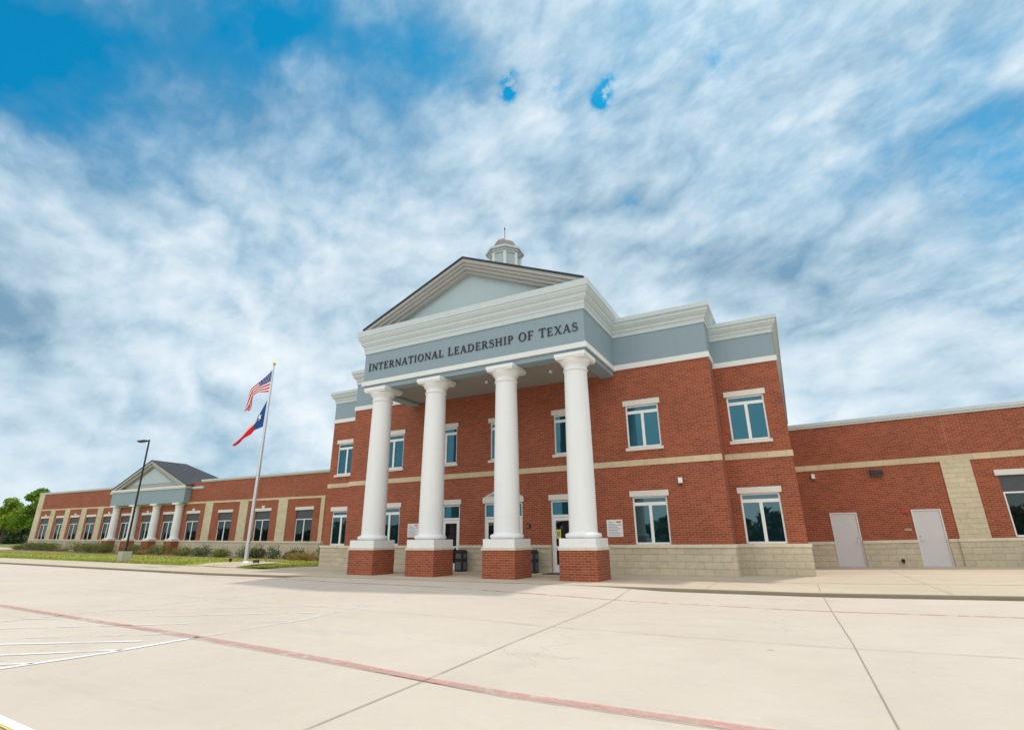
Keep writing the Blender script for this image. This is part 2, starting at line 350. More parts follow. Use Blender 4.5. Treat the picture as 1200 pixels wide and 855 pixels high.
# ------------------------------------------------------------------ mesh builder
class MB:
    def __init__(s): s.bm = bmesh.new(); s.uvd = {}
    def v(s, p): return s.bm.verts.new(p)
    def face(s, pts, uv=None):
        vs = [s.bm.verts.new(p) for p in pts]
        try: f = s.bm.faces.new(vs)
        except ValueError: return None
        if uv: s.uvd[f] = uv
        return f
    def box(s, x0, x1, y0, y1, z0, z1, skip=''):
        a = [(x0, y0, z0), (x1, y0, z0), (x1, y1, z0), (x0, y1, z0), (x0, y0, z1), (x1, y0, z1), (x1, y1, z1), (x0, y1, z1)]
        vs = [s.v(p) for p in a]
        for k, q in (('b', (3, 2, 1, 0)), ('t', (4, 5, 6, 7)), ('f', (0, 1, 5, 4)), ('r', (1, 2, 6, 5)), ('k', (2, 3, 7, 6)), ('l', (3, 0, 4, 7))):
            if k not in skip: s.bm.faces.new([vs[i] for i in q])
        return s
    def prism(s, poly, y0, y1):
        """polygon of (x, z), extruded along y"""
        n = len(poly)
        ar = sum(poly[i][0] * poly[(i + 1) % n][1] - poly[(i + 1) % n][0] * poly[i][1] for i in range(n))
        if ar < 0: poly = poly[::-1]
        f = [s.v((x, y0, z)) for x, z in poly]; b = [s.v((x, y1, z)) for x, z in poly]
        s.bm.faces.new(f); s.bm.faces.new(b[::-1])
        for i in range(n):
            j = (i + 1) % n; s.bm.faces.new((f[j], f[i], b[i], b[j]))
        return s
    def lathe(s, cx, cy, prof, seg=32, cap=True):
        rings = []
        for r, z in prof:
            rings.append([s.v((cx + r * math.cos(2 * math.pi * i / seg), cy + r * math.sin(2 * math.pi * i / seg), z)) for i in range(seg)])
        for a, b in zip(rings[:-1], rings[1:]):
            for i in range(seg):
                j = (i + 1) % seg; s.bm.faces.new((a[i], a[j], b[j], b[i]))
        if cap:
            s.bm.faces.new(rings[0][::-1]); s.bm.faces.new(rings[-1])
        return s
    def tube(s, pts, rs, seg=8):
        pts = [Vector(p) for p in pts]; rings = []
        for i, p in enumerate(pts):
            d = (pts[min(i + 1, len(pts) - 1)] - pts[max(i - 1, 0)]).normalized()
            a = d.orthogonal().normalized() if i == 0 else (rings_a - d * rings_a.dot(d)).normalized()
            rings_a = a; b = d.cross(a); r = rs[i] if isinstance(rs, (list, tuple)) else rs
            rings.append([s.v(p + (a * math.cos(2 * math.pi * k / seg) + b * math.sin(2 * math.pi * k / seg)) * r) for k in range(seg)])
        for a, b in zip(rings[:-1], rings[1:]):
            for i in range(seg):
                j = (i + 1) % seg; s.bm.faces.new((a[i], a[j], b[j], b[i]))
        s.bm.faces.new(rings[0][::-1]); s.bm.faces.new(rings[-1])
        return s
    def sweep(s, path, prof, closed_prof=True):
        """profile [(out, z)] swept along a plan polyline; outside lies to the right of travel"""
        n = len(path); cols = []
        P2 = [Vector((p[0], p[1])) for p in path]
        for i in range(n):
            d0 = (P2[i] - P2[i - 1]).normalized() if i > 0 else None
            d1 = (P2[i + 1] - P2[i]).normalized() if i < n - 1 else None
            n0 = Vector((d0.y, -d0.x)) if d0 else None; n1 = Vector((d1.y, -d1.x)) if d1 else None
            if n0 is None: o = n1
            elif n1 is None: o = n0
            else:
                o = (n0 + n1); o = o / max(.2, o.dot(n0))
            cols.append([s.v((P2[i].x + o.x * a, P2[i].y + o.y * a, z)) for a, z in prof])
        m = len(prof)
        for a, b in zip(cols[:-1], cols[1:]):
            for k in range(m if closed_prof else m - 1):
                l = (k + 1) % m; s.bm.faces.new((a[k], b[k], b[l], a[l]))
        if closed_prof:
            s.bm.faces.new(cols[0]); s.bm.faces.new(cols[-1][::-1])
        return s
    def wall(s, x0, x1, z0, z1, y, holes, depth=.12):
        """front face of a wall with real openings and their reveals"""
        xs = sorted({x0, x1, *[h[0] for h in holes], *[h[1] for h in holes]}); zs_ = sorted({z0, z1, *[h[2] for h in holes], *[h[3] for h in holes]})
        xs = [q for q in xs if x0 <= q <= x1]; zs_ = [q for q in zs_ if z0 <= q <= z1]
        for a, b in zip(xs[:-1], xs[1:]):
            for c, d in zip(zs_[:-1], zs_[1:]):
                mx, mz = (a + b) / 2, (c + d) / 2
                if any(h[0] < mx < h[1] and h[2] < mz < h[3] for h in holes): continue
                s.face([(a, y, c), (b, y, c), (b, y, d), (a, y, d)])
        for h in holes:
            a, b, c, d = h; c = max(c, z0); Y = y + depth
            s.face([(a, y, c), (a, Y, c), (a, Y, d), (a, y, d)][::-1]); s.face([(b, y, c), (b, Y, c), (b, Y, d), (b, y, d)])
            s.face([(a, y, d), (b, y, d), (b, Y, d), (a, Y, d)]); s.face([(a, y, c), (b, y, c), (b, Y, c), (a, Y, c)][::-1])
        return s
    def mesh(s, name, m, warp=None, smooth=False, bevel=0.0, weld=False):
        bm = s.bm
        if weld: bmesh.ops.remove_doubles(bm, verts=bm.verts, dist=1e-4)
        if bevel:
            bmesh.ops.bevel(bm, geom=[e for e in bm.edges if e.is_manifold and e.calc_face_angle(0) > .5], offset=bevel, segments=2, profile=.5, affect='EDGES')
        bm.normal_update()
        uv = bm.loops.layers.uv.new('UVMap')
        for f in bm.faces:
            if f in s.uvd:
                for l, q in zip(f.loops, s.uvd[f]): l[uv].uv = q
                continue
            nx, ny, nz = abs(f.normal.x), abs(f.normal.y), abs(f.normal.z)
            for l in f.loops:
                c = l.vert.co
                if nz > .7: l[uv].uv = (c.x, c.y)
                elif nx > ny: l[uv].uv = (c.y + .37, c.z / max(.05, math.sqrt(1 - min(.99, nz * nz))))
                else: l[uv].uv = (c.x, c.z / max(.05, math.sqrt(1 - min(.99, nz * nz))))
            if smooth: f.smooth = True
        if warp:
            for v in bm.verts: v.co = warp(v.co)
        me = bpy.data.meshes.new(name); bm.to_mesh(me); bm.free(); me.materials.append(m)
        if smooth == 'auto':
            me.set_sharp_from_angle(angle=R(40))
        return me
    def build(s, name, m, parent=None, warp=None, smooth=False, bevel=0.0, weld=False):
        return link(name, s.mesh(name, m, warp, smooth, bevel, weld), parent)
def link(name, me, parent=None):
    o = bpy.data.objects.new(name, me); COL.objects.link(o)
    if parent: o.parent = parent
    return o
def tag(o, label=None, cat=None, group=None, kind=None):
    for k, v in (('label', label), ('category', cat), ('group', group), ('kind', kind)):
        if v: o[k] = v
    return o
def empty(name, loc=(0, 0, 0), rz=0, parent=None):
    o = bpy.data.objects.new(name, None); COL.objects.link(o); o.location = loc; o.rotation_euler = (0, 0, rz); o.empty_display_size = .3
    if parent: o.parent = parent
    return o
def dup(o, loc, rz, parent=None):
    r = o.copy(); COL.objects.link(r); r.parent = parent or o.parent; r.location = loc; r.rotation_euler = (0, 0, rz)
    for ch in list(o.children):
        c = ch.copy(); COL.objects.link(c); c.parent = r
        for g in ch.children:
            d = g.copy(); COL.objects.link(d); d.parent = c
    return r

# ------------------------------------------------------------------ terrain
def zs(x):
    if x > .2: return .018 * min(x - .2, 12)
    if x < -22.93:
        d = -22.93 - x
        return .011 * min(d, 57) + (.03 * min(d - 57, 30) if d > 57 else 0)
    return 0.0
def sst(a, b, t):
    t = max(0, min(1, (t - a) / (b - a))); return t * t * (3 - 2 * t)
KY = 15.12                                        # line of the kerb
def lot_z(x, y):
    flush = sst(-19.2, -16.6, x) * (1 - sst(-6.0, -1.5, x))
    return zs(x) - .13 + max(.045, .122 * flush) * sst(12.2, KY, y)
def axis(lims):
    out = []
    for a, b, st in lims:
        k = max(1, int(round((b - a) / st)))
        out += [a + (b - a) * i / k for i in range(k)]
    return out + [lims[-1][1]]
def sheet(name, xs, ys, zf, m, **kw):
    b = MB(); g = [[b.v((x, y, zf(x, y))) for x in xs] for y in ys]
    for j in range(len(ys) - 1):
        for i in range(len(xs) - 1): b.bm.faces.new((g[j][i], g[j][i + 1], g[j + 1][i + 1], g[j + 1][i]))
    return b.build(name, m, smooth=True)
XA = axis([(-1500, -200, 260), (-200, -80, 20), (-80, -24, 6), (-24, -1, 1.0), (-1, 16, 1.5), (16, 120, 20), (120, 1500, 345)])
YA = axis([(-1500, -60, 240), (-60, 60, 20), (60, 1500, 240)])
tag(sheet('ground', XA, YA, lambda x, y: zs(x) - .32, M_terrain), kind='structure')
XL = axis([(-115, -24, 5), (-24, 2, .5), (2, 60, 3)])
tag(sheet('parking_lot', XL, axis([(-45, 0, 9), (0, 11, 1), (11, KY + .04, .35)]), lot_z, M_lot), kind='structure')
tag(sheet('sidewalk', XL, [KY + .034, 16.5, 18.2], lambda x, y: zs(x), M_walk), kind='structure')
bw = MB()                                         # entrance plaza and walk beside the wing on the right
xs = axis([(-23.2, .2, 2), (.2, 16, 1.5)])
g = [[bw.v((x, y, zs(x) + .004)) for x in xs] for y in (18.16, 22.0, 27.9)]
for j in range(2):
    for i in range(len(xs) - 1): bw.bm.faces.new((g[j][i], g[j][i + 1], g[j + 1][i + 1], g[j + 1][i]))
tag(bw.build('pavement', M_walk), kind='structure')
kb = MB(); xs = axis([(-115, -23, 6), (-23, 2, 1), (2, 40, 2)])
ky = [KY, KY, KY + .03, KY + .15]
cols = []
for x in xs:
    z = zs(x) + .003
    cols.append([kb.v((x, KY - .01, z - .16)), kb.v((x, KY, z - .03)), kb.v((x, KY + .012, z - .010)), kb.v((x, KY + .035, z))])
for a, b_ in zip(cols[:-1], cols[1:]):
    for k in range(3): kb.bm.faces.new((a[k], b_[k], b_[k + 1], a[k + 1]))
tag(kb.build('kerb', M_kerb_shade), kind='structure')
# lawn with its front edge, pad of the flagpole, mulch strip under the shrubs
def lawn_front(x): return 18.25 if x < -24.3 else 18.25 + (x + 24.3) * 1.4
lb = MB(); xs = axis([(-112, -30, 3), (-30, -22.9, .5)])
rows = []
for k in range(7):
    t = k / 6
    rows.append([lb.v((x, lawn_front(x) * (1 - t) + 25.6 * t + .12 * math.sin(x * 1.7 + k), zs(x) + .012 + .05 * math.sin(math.pi * min(1, t * 1.4)) * (0.6 + .4 * math.sin(x * .8)))) for x in xs])
for a, b_ in zip(rows[:-1], rows[1:]):
    for i in range(len(xs) - 1): lb.bm.faces.new((a[i], a[i + 1], b_[i + 1], b_[i]))
tag(lb.build('lawn', M_lawn, smooth=True), kind='structure')
tag(sheet('planting_bed', axis([(-80, -22.9, 3)]), [25.4, 31.0], lambda x, y: zs(x) + .02, M_mulch), kind='structure')
pb = MB(); pad = [(-29.9, 18.22), (-25.3, 18.22), (-26.0, 19.6), (-26.4, 21.9), (-29.4, 22.4), (-29.7, 20.6)]
pb.face([(x, y, zs(x) + .075 if y > 18.5 else zs(x) + .008) for x, y in pad])
tag(pb.build('flagpole_pad', M_walk), kind='structure')
fb = MB(); fb.face([(x, y, zs(x) + .03) for x, y in ((-140, 36), (-79, 27.6), (-79, 29.8), (-140, 42))])
tag(fb.build('path', M_path), kind='structure')

# markings: strips draped on the lot
def strip(name, pts, wdt, m, dz=.006, step=.25, base=lot_z):
    b = MB(); P_ = []
    for (x0, y0), (x1, y1) in zip(pts[:-1], pts[1:]):
        L = math.hypot(x1 - x0, y1 - y0); k = max(1, int(L / step))
        P_ += [(x0 + (x1 - x0) * i / k, y0 + (y1 - y0) * i / k) for i in range(k)]
    P_.append(pts[-1]); prev = None
    for i, (x, y) in enumerate(P_):
        a = P_[max(0, i - 1)]; c = P_[min(len(P_) - 1, i + 1)]; d = Vector((c[0] - a[0], c[1] - a[1])).normalized(); n = Vector((-d.y, d.x)) * wdt / 2
        cur = (b.v((x + n.x, y + n.y, base(x + n.x, y + n.y) + dz)), b.v((x - n.x, y - n.y, base(x - n.x, y - n.y) + dz)))
        if prev: b.bm.faces.new((prev[0], prev[1], cur[1], cur[0]))
        prev = cur
    return tag(b.build(name, m), kind='structure')
strip('road_marking', [(-24, 6.9), (-17.4, 6.34), (-12.5, 5.92), (-9.4, 5.72), (-7.0, 5.50), (-5.1, 5.28), (-3.7, 5.07), (-2.65, 4.98), (-1.0, 4.96), (1.5, 4.9)], .15, M_redline)
strip('road_marking', [(-26, 15.0), (-13.8, 13.9), (-9.66, 13.75), (-6.04, 13.25), (-3.68, 12.9), (-.82, 12.75), (2.9, 12.63), (9, 12.3)], .10, M_redfaint)
strip('road_marking', [(-8.6, 3.0), (-8.42, 4.3), (-8.47, 5.7)], .12, M_white)
strip('road_marking', [(-8.47, 5.7), (-8.45, 7.7), (-8.85, 9.2), (-8.8, 11.0)], .12, M_whitef)
strip('road_marking', [(-9.6, 3.62), (-8.45, 4.55)], .10, M_white)
strip('road_marking', [(-10.6, 3.98), (-8.9, 5.06)], .10, M_white)
strip('road_marking', [(-11.3, 4.16), (-9.2, 5.62)], .10, M_whitef)
strip('road_marking', [(-9.1, 3.2), (-8.55, 3.62)], .10, M_white)
strip('road_marking', [(-12.6, 4.6), (-8.6, 7.4)], .10, M_whitef)
strip('road_marking', [(-13.6, 5.4), (-8.7, 8.7)], .10, M_whitef)
strip('road_marking', [(-13.5, 6.9), (-8.8, 10.0)], .10, M_whitef)
strip('road_marking', [(-13.6, 4.6), (-13.5, 11.5)], .10, M_whitef)
strip('expansion_joint', [(-3.55, 1.5), (-3.7, 5.05), (-3.85, 7.27), (-4.0, 11.3), (-4.3, KY - .02)], .013, M_joint, .010)
strip('expansion_joint', [(.46, 1.5), (.42, 6.6), (.40, 9.2), (.25, KY - .02)], .013, M_joint, .010)
strip('expansion_joint', [(-24, 6.75), (-17.4, 6.19), (-9.4, 5.6), (-5.1, 5.18), (-2.65, 4.88), (-1.0, 4.86), (6, 4.8)], .013, M_joint, .010)
strip('expansion_joint', [(-22, 9.6), (-6.3, 9.05), (-3.7, 8.76), (2, 8.74), (9, 8.7)], .016, M_jointl, .010)
for xj in (.21, 2.72, 5.3, -2.4, -5.0): strip('expansion_joint', [(xj, KY + .16), (xj, 18.1)], .016, M_jointl, .010, base=lambda x, y: zs(x))
strip('expansion_joint', [(2.72, 18.2), (2.72, 25)], .016, M_jointl, .010, base=lambda x, y: zs(x))
for xj in (-22, -26, -30, -34, -38, -42, -46): strip('expansion_joint', [(xj, KY + .16), (xj, 18.1)], .02, M_jointl, .010, base=lambda x, y: zs(x))
strip('road_marking', [(-6.9, 2.51), (-5.0, 2.377)], .085, M_whites, .012)
strip('road_marking', [(-6.9, 2.456), (-5.0, 2.323)], .02, M_yline, .010)
tag(sheet('road_patch', [-8, -6.5, -4.9], [1.6, 2.33], lambda x, y: lot_z(x, y) + .004, M_asphalt), kind='structure')

# grass blades along the lawn (nobody could count them)
gb = MB(); rnd = random.Random(3)
for i in range(15000):
    x = -23.2 - rnd.random() ** 1.3 * 60; y0 = lawn_front(x)
    y = y0 + .03 + rnd.random() ** 1.6 * 6.5
    if -29.9 < x < -25.4 and y < 22.2: 
        if rnd.random() < .97: continue
    h = .05 + .06 * rnd.random(); wd = .012 + .02 * rnd.random(); a = rnd.random() * 6.28; z = zs(x) + .02
    dx, dy = wd * math.cos(a), wd * math.sin(a)
    gb.face([(x - dx, y - dy, z), (x + dx, y + dy, z), (x + rnd.uniform(-.04, .04), y + rnd.uniform(-.04, .04), z + h)])
tag(gb.build('grass', M_blade), 'short yellow green blades of the lawn', 'grass', kind='stuff')
# ------------------------------------------------------------------ the school building
SCHOOL = tag(empty('school_building', (-11.05, 20, 0)), 'red brick school with white columned portico, cupola and long single-storey wings', 'school building')
class Sub:                                          # parent wrapper: children keep world coordinates
    pass
def part(name, mb, m, parent, **kw):
    o = mb.build(name, m, None, **kw)
    o.parent = parent
    o.matrix_parent_inverse = world_of(parent).inverted()
    return o
def world_of(o):
    mtx = Matrix.Translation(o.location) @ o.rotation_euler.to_matrix().to_4x4()
    if o.parent: mtx = world_of(o.parent) @ o.matrix_parent_inverse @ mtx
    return mtx

YC, YF, YR, YP = 20.139, 21.355, 27.725, 16.72
MX0, MX1 = -20.02, -2.085
CX = -11.05
PX0, PX1 = -16.31, -5.79
ZC = 1.043
# --- windows of the central block
def window_mesh(w_, h, tr):
    """frame, panes; origin at centre bottom of the opening, front plane at y=0"""
    f = MB(); a = w_ / 2; y0, y1 = .05, .12; t = .06
    f.box(-a, -a + t, y0, y1, 0, h); f.box(a - t, a, y0, y1, 0, h)
    f.box(-a + t, a - t, y0, y1, h - t, h); f.box(-a + t, a - t, y0 - .02, y1, 0, .07)
    if tr:
        zt = h - t - .15
        f.box(-a + t, a - t, y0, y1, zt - .12, zt); f.box(-.055, .055, y0, y1, .07, zt - .12)
    else:
        f.box(-.045, .045, y0, y1, .07, h - t)
    g_ = MB(); g_.box(-a + .02, a - .02, y1 - .03, y1 + .01, .03, h - .02)
    return f, g_
def box_mb(*a):
    m = MB(); m.box(*a); return m
def proto_window(w_, h, glass, tr=True, lw=.08, lh=.21, sill=True, spandrel=0.0, key=False, loc=(0, 0, 0), rz=0):
    f, g_ = window_mesh(w_, h, tr)
    o = f.build('window', M_frame, SCHOOL, bevel=.006)
    o.location = Vector(loc) - SCHOOL.location; o.rotation_euler = (0, 0, rz)
    p = g_.build('pane', glass, o)
    top = h + spandrel
    if spandrel: box_mb(-w_ / 2 + .01, w_ / 2 - .01, .06, .12, h, h + spandrel).build('spandrel_panel', M_spandrel, o)
    l = MB(); l.box(-w_ / 2 - lw, w_ / 2 + lw, -.05, .04, top, top + lh)
    li = l.build('lintel', M_lintel, o, bevel=.008)
    if key:
        k = MB(); k.prism([(-.13, top + lh + .004), (.13, top + lh + .004), (.19, top + lh + .19), (-.19, top + lh + .19)], -.06, .02)
        k.build('keystone', M_lintel, o)
    if sill: box_mb(-w_ / 2 - lw, w_ / 2 + lw, -.07, .045, -.115, -.004).build('sill', M_lintel, o, bevel=.008)
    return o
def place(o, loc, rz=0):
    return dup(o, Vector(loc) - SCHOOL.location, rz, SCHOOL)
lo_x = [-17.29, -4.80]; up_x = [-17.29, -14.15, CX, -7.93, -4.80]
WL, WH = 1.30, 1.71
win_lo = proto_window(WL, WH, M_glassl, sill=False, loc=(lo_x[0], YC, ZC))
place(win_lo, (lo_x[1], YC, ZC))
win_up = proto_window(WL, 6.28 - 4.60, M_glass, loc=(up_x[0], YC, 4.60))
for x in up_x[1:]: place(win_up, (x, YC, 4.60))
fl_r, fl_l = -1.09, -21.65
for x in (fl_r, fl_l):
    w_ = proto_window(1.32, 2.79 - ZC, M_glassl, sill=False, loc=(x, YF, ZC)) if x == fl_r else place(wf_lo, (x, YF, ZC))
    if x == fl_r: wf_lo = w_
    w2 = proto_window(1.32, 6.44 - 4.72, M_glass, loc=(x, YF, 4.72)) if x == fl_r else place(wf_up, (x, YF, 4.72))
    if x == fl_r: wf_up = w2
# --- central block
DOORX = [(-14.15, 1.8), (CX, 1.84), (-7.93, 1.8)]
holes = [(x - WL / 2, x + WL / 2, ZC, ZC + WH) for x in lo_x] + [(x - WL / 2, x + WL / 2, 4.60, 6.28) for x in up_x] + [(x - w_ / 2, x + w_ / 2, 0, 2.74) for x, w_ in DOORX]
cbk = MB(); cbk.wall(MX0, MX1, 0, 8.0, YC, holes)
cbk.box(MX0, MX1, YC, 44, 0, 8.0, skip='fb')
for x in sorted(lo_x + up_x): pass
CB = part('central_block', cbk, M_brick, SCHOOL)
def base_course(xs, y, side_r, side_l, parent, zt=ZC, warp=None, gaps=(), depth=.07, blocks=M_block):
    """stone base with its sloped cap, broken at door openings"""
    segs = []; cur = xs[0]
    for a, b_ in sorted(gaps):
        segs.append((cur, a)); cur = b_
    segs.append((cur, xs[1]))
    for i, (a, b_) in enumerate(segs):
        r = side_r if b_ == xs[1] else 0; l = side_l if a == xs[0] else 0
        s1 = box_mb(a - l * depth, b_ + r * depth, y - depth, y + .05, -.3, zt - .115)
        c1 = box_mb(a - l * (depth + .035), b_ + r * (depth + .035), y - depth - .04, y + .05, zt - .115, zt - .002)
        part('stone_base', s1, blocks, parent, warp=warp); part('base_cap', c1, M_cap, parent, warp=warp, bevel=.012)
for xa, xb in ((MX1 - .02, MX1 + .07), (MX0 - .07, MX0 + .02)):
    part('stone_base', box_mb(xa, xb, YC + .052, YF + .02, -.3, ZC - .115), M_block, CB)
    part('base_cap', box_mb(xa - (.035 if xb < -10 else 0), xb + (.035 if xb > -10 else 0), YC + .052, YF + .02, ZC - .113, ZC - .002), M_cap, CB)
base_course((MX0, MX1), YC, 1, 1, CB, gaps=[(x - w_ / 2 - .01, x + w_ / 2 + .01) for x, w_ in DOORX])
b = MB()
b.box(MX0 - .03, MX1 + .03, YC - .03, YC + .05, 3.905, 4.124); part('belt_course', b, M_band, CB, bevel=.006)
b = MB(); b.sweep([(MX0, 26), (MX0, YC), (MX1, YC), (MX1, 26)], [(-.1, 7.83), (.05, 7.83), (.05, 8.05), (-.1, 8.05)]); part('trim_band', b, M_trim, CB)
b = MB(); b.sweep([(MX0, 44), (MX0, YC), (MX1, YC), (MX1, 44)], [(-.3, 8.04), (.012, 8.04), (.012, 9.45), (-.3, 9.45)]); part('frieze', b, M_gray, CB)
CORN = [(-.3, 0), (.05, 0), (.05, .17), (.09, .19), (.10, .30), (.17, .36), (.20, .42), (.23, .43), (.23, .56), (.29, .58), (.29, .76), (-.3, .76)]
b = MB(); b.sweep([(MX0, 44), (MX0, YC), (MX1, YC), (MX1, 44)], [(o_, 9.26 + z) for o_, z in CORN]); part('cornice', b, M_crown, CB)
b = MB(); b.face([(MX0, YC, 9.9), (MX1, YC, 9.9), (MX1, 44, 9.9), (MX0, 44, 9.9)]); part('flat_roof', b, M_soffit, CB)
# --- side bays
FLX = [(-2.10, .199, 1, 0), (-22.80, -20.0, 0, 1)]
for x0, x1, sr, sl_ in FLX:
    xc = fl_r if sr else fl_l
    hl = [(xc - .66, xc + .66, ZC, 2.79), (xc - .66, xc + .66, 4.72, 6.44)]
    b = MB(); b.wall(x0, x1, 0, 7.9, YF, hl); b.box(x0, x1, YF, 43.9, 0, 7.9, skip='fb')
    FB = part('side_bay', b, M_brick, SCHOOL)
    base_course((x0, x1), YF, sr, sl_, FB)
    b = MB(); b.box(x0 - .03 * sl_, x1 + .03 * sr, YF - .03, YF + .05, 4.03, 4.248); part('belt_course', b, M_band, FB, bevel=.006)
    path = [(x0, YF), (x1, YF), (x1, 43.9)] if sr else [(x0, 43.9), (x0, YF), (x1, YF)]
    b = MB(); b.sweep(path, [(-.1, 7.67), (.05, 7.67), (.05, 7.875), (-.1, 7.875)]); part('trim_band', b, M_trim, FB)
    b = MB(); b.sweep(path, [(-.3, 7.87), (.012, 7.87), (.012, 9.0), (-.3, 9.0)]); part('frieze', b, M_gray, FB)
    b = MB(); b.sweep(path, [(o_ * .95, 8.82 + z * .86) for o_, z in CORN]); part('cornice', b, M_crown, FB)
    b = MB(); b.face([(x0, YF, 9.35), (x1, YF, 9.35), (x1, 43.9, 9.35), (x0, 43.9, 9.35)]); part('flat_roof', b, M_soffit, FB)
# --- entrance doors
def entrance_door(x, w_, pediment=False):
    a = w_ / 2; Y = YC
    f = MB(); y0, y1 = Y + .03, Y + .11
    f.box(x - a, x - a + .055, y0, y1, 0, 2.74); f.box(x + a - .055, x + a, y0, y1, 0, 2.74)
    f.box(x - a + .055, x + a - .055, y0, y1, 2.68, 2.74); f.box(x - a + .055, x + a - .055, y0, y1, 2.10, 2.19)
    f.box(x - .03, x + .03, y0, y1, 2.19, 2.68)
    o = part('entrance_door', f, M_frame, SCHOOL, bevel=.005)
    for s_ in (-1, 1):
        l0, l1 = (x - a + .06, x - .005) if s_ < 0 else (x + .005, x + a - .06)
        m = MB(); m.box(l0, l0 + .11, y0 + .01, y1 - .01, .02, 2.09); m.box(l1 - .11, l1, y0 + .01, y1 - .01, .02, 2.09)
        m.box(l0 + .11, l1 - .11, y0 + .01, y1 - .01, 1.96, 2.09); m.box(l0 + .11, l1 - .11, y0 + .01, y1 - .01, .02, .30); m.box(l0 + .11, l1 - .11, y0 + .01, y1 - .01, .93, 1.0)
        part('door_leaf', m, M_frame, o)
        m = MB(); m.box(l0 + .10, l1 - .10, y1 - .045, y1 - .03, .28, 1.98); part('pane', m, M_glassd, o)
        m = MB(); hx = l1 - .05 if s_ < 0 else l0 + .05
        m.tube([(hx, y0 - .05, .80), (hx, y0 - .06, 1.2)], .014, 8); m.box(hx - .01, hx + .01, y0 - .05, y0 + .02, .84, .86); m.box(hx - .01, hx + .01, y0 - .05, y0 + .02, 1.14, 1.16)
        part('handle', m, M_steel, o)
    m = MB(); m.box(x - a + .05, x - .02, y1 - .03, y1 - .01, 2.18, 2.70); m.box(x + .02, x + a - .05, y1 - .03, y1 - .01, 2.18, 2.70); part('transom_pane', m, M_glass, o)
    m = MB(); m.box(x - a - .07, x + a + .07, Y - .06, Y + .05, 2.755, 2.975)
    if pediment:
        m.prism([(x - a - .07, 2.979), (x + a + .07, 2.979), (x, 3.42)], Y - .055, Y + .04)
    part('lintel', m, M_lintel, o, bevel=.006)
    if pediment:
        m = MB(); m.prism([(x - a + .16, 3.03), (x + a - .16, 3.03), (x, 3.32)], Y - .06, Y - .05); part('pediment_panel', m, M_gray, o)
    return o
entrance_door(*DOORX[0]); entrance_door(*DOORX[1], True); entrance_door(*DOORX[2])
# --- portico
b = MB(); b.box(PX0, PX1, YP, 24, 7.78, 10.0)
PO = part('portico', b, M_gray, SCHOOL)
b = MB(); b.sweep([(PX0 + .03, 20.3), (PX0 + .03, YP + .03), (PX1 - .03, YP + .03), (PX1 - .03, 20.3)], [(-.55, 7.595), (0, 7.595), (0, 7.80), (-.55, 7.80)]); part('architrave', b, M_gray, PO)
b = MB(); b.face([(PX0 + .5, YP + .5, 7.70), (PX0 + .5, YC + .02, 7.70), (PX1 - .5, YC + .02, 7.70), (PX1 - .5, YP + .5, 7.70)]); part('soffit', b, M_soffit, PO)
b = MB(); b.sweep([(PX0, 20.2), (PX0, YP), (PX1, YP), (PX1, 20.2)], [(-.1, 7.80), (.06, 7.80), (.06, 7.99), (.03, 8.01), (-.1, 8.01)]); part('trim_band', b, M_trim, PO)
PC = [(-.3, 0), (.05, 0), (.05, .19), (.075, .20), (.075, .33), (.12, .36), (.16, .43), (.18, .44), (.18, .56), (.235, .60), (.27, .68), (.285, .69), (.285, .78), (.32, .80), (.32, 1.06), (-.3, 1.06)]
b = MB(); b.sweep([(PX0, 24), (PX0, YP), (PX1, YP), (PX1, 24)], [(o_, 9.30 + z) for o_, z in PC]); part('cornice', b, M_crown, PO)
b = MB(); b.face([(PX0, YP, 10.34), (PX1, YP, 10.34), (PX1, 24, 10.34), (PX0, 24, 10.34)]); part('cornice_deck', b, M_crown, PO)
# gable: tympanum, raking mouldings, shingle roof
EX, EZ, PZ = 5.36, 10.55, 12.86
gx = CX - .03
slope = (PZ - EZ) / EX
YG = 16.62
b = MB(); b.prism([(gx - EX + .35, 10.30), (gx + EX - .35, 10.30), (gx, PZ - .40)], 17.22, 17.42); part('tympanum', b, M_tymp, PO)
def rake_band(cx, pz_, sl_, e, d0, d1, floor, s_):
    """band under a sloping edge, clipped at the cornice it dies into"""
    t0 = min(e, (pz_ - d0 - floor) / sl_); t1 = min(e, (pz_ - d1 - floor) / sl_)
    p = [(cx, pz_ - d0), (cx + s_ * t0, pz_ - d0 - sl_ * t0)]
    if t0 >= e - 1e-6 and t1 < e: p.append((cx + s_ * e, floor))
    p += [(cx + s_ * t1, pz_ - d1 - sl_ * t1), (cx, pz_ - d1)]
    return p
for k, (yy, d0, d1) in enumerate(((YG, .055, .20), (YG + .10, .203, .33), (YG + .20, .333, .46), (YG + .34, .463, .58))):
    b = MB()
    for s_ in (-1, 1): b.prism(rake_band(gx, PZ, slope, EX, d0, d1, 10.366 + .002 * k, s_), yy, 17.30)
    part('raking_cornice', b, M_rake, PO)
b = MB()
for s_ in (-1, 1):
    b.prism([(gx, PZ + .03), (gx + s_ * (EX + .06), PZ + .03 - slope * (EX + .06)), (gx + s_ * (EX + .06), PZ - .05 - slope * (EX + .06)), (gx, PZ - .05)], YG - .05, 30)
part('gable_roof', b, M_shingle, PO)
b = MB(); b.prism([(gx - EX + .2, 10.3), (gx + EX - .2, 10.3), (gx, PZ - .1)], 29.4, 29.6); part('back_gable', b, M_tymp, PO)
for (sx, sy) in ((-14.0, 18.4), (-10.9, 18.4), (-7.9, 18.4), (-14, 19.4), (-7.2, 19.2)):
    b = MB(); b.lathe(sx, sy, [(.03, 7.60), (.07, 7.62), (.07, 7.70)], 12); part('soffit_light', b, M_frame, PO)
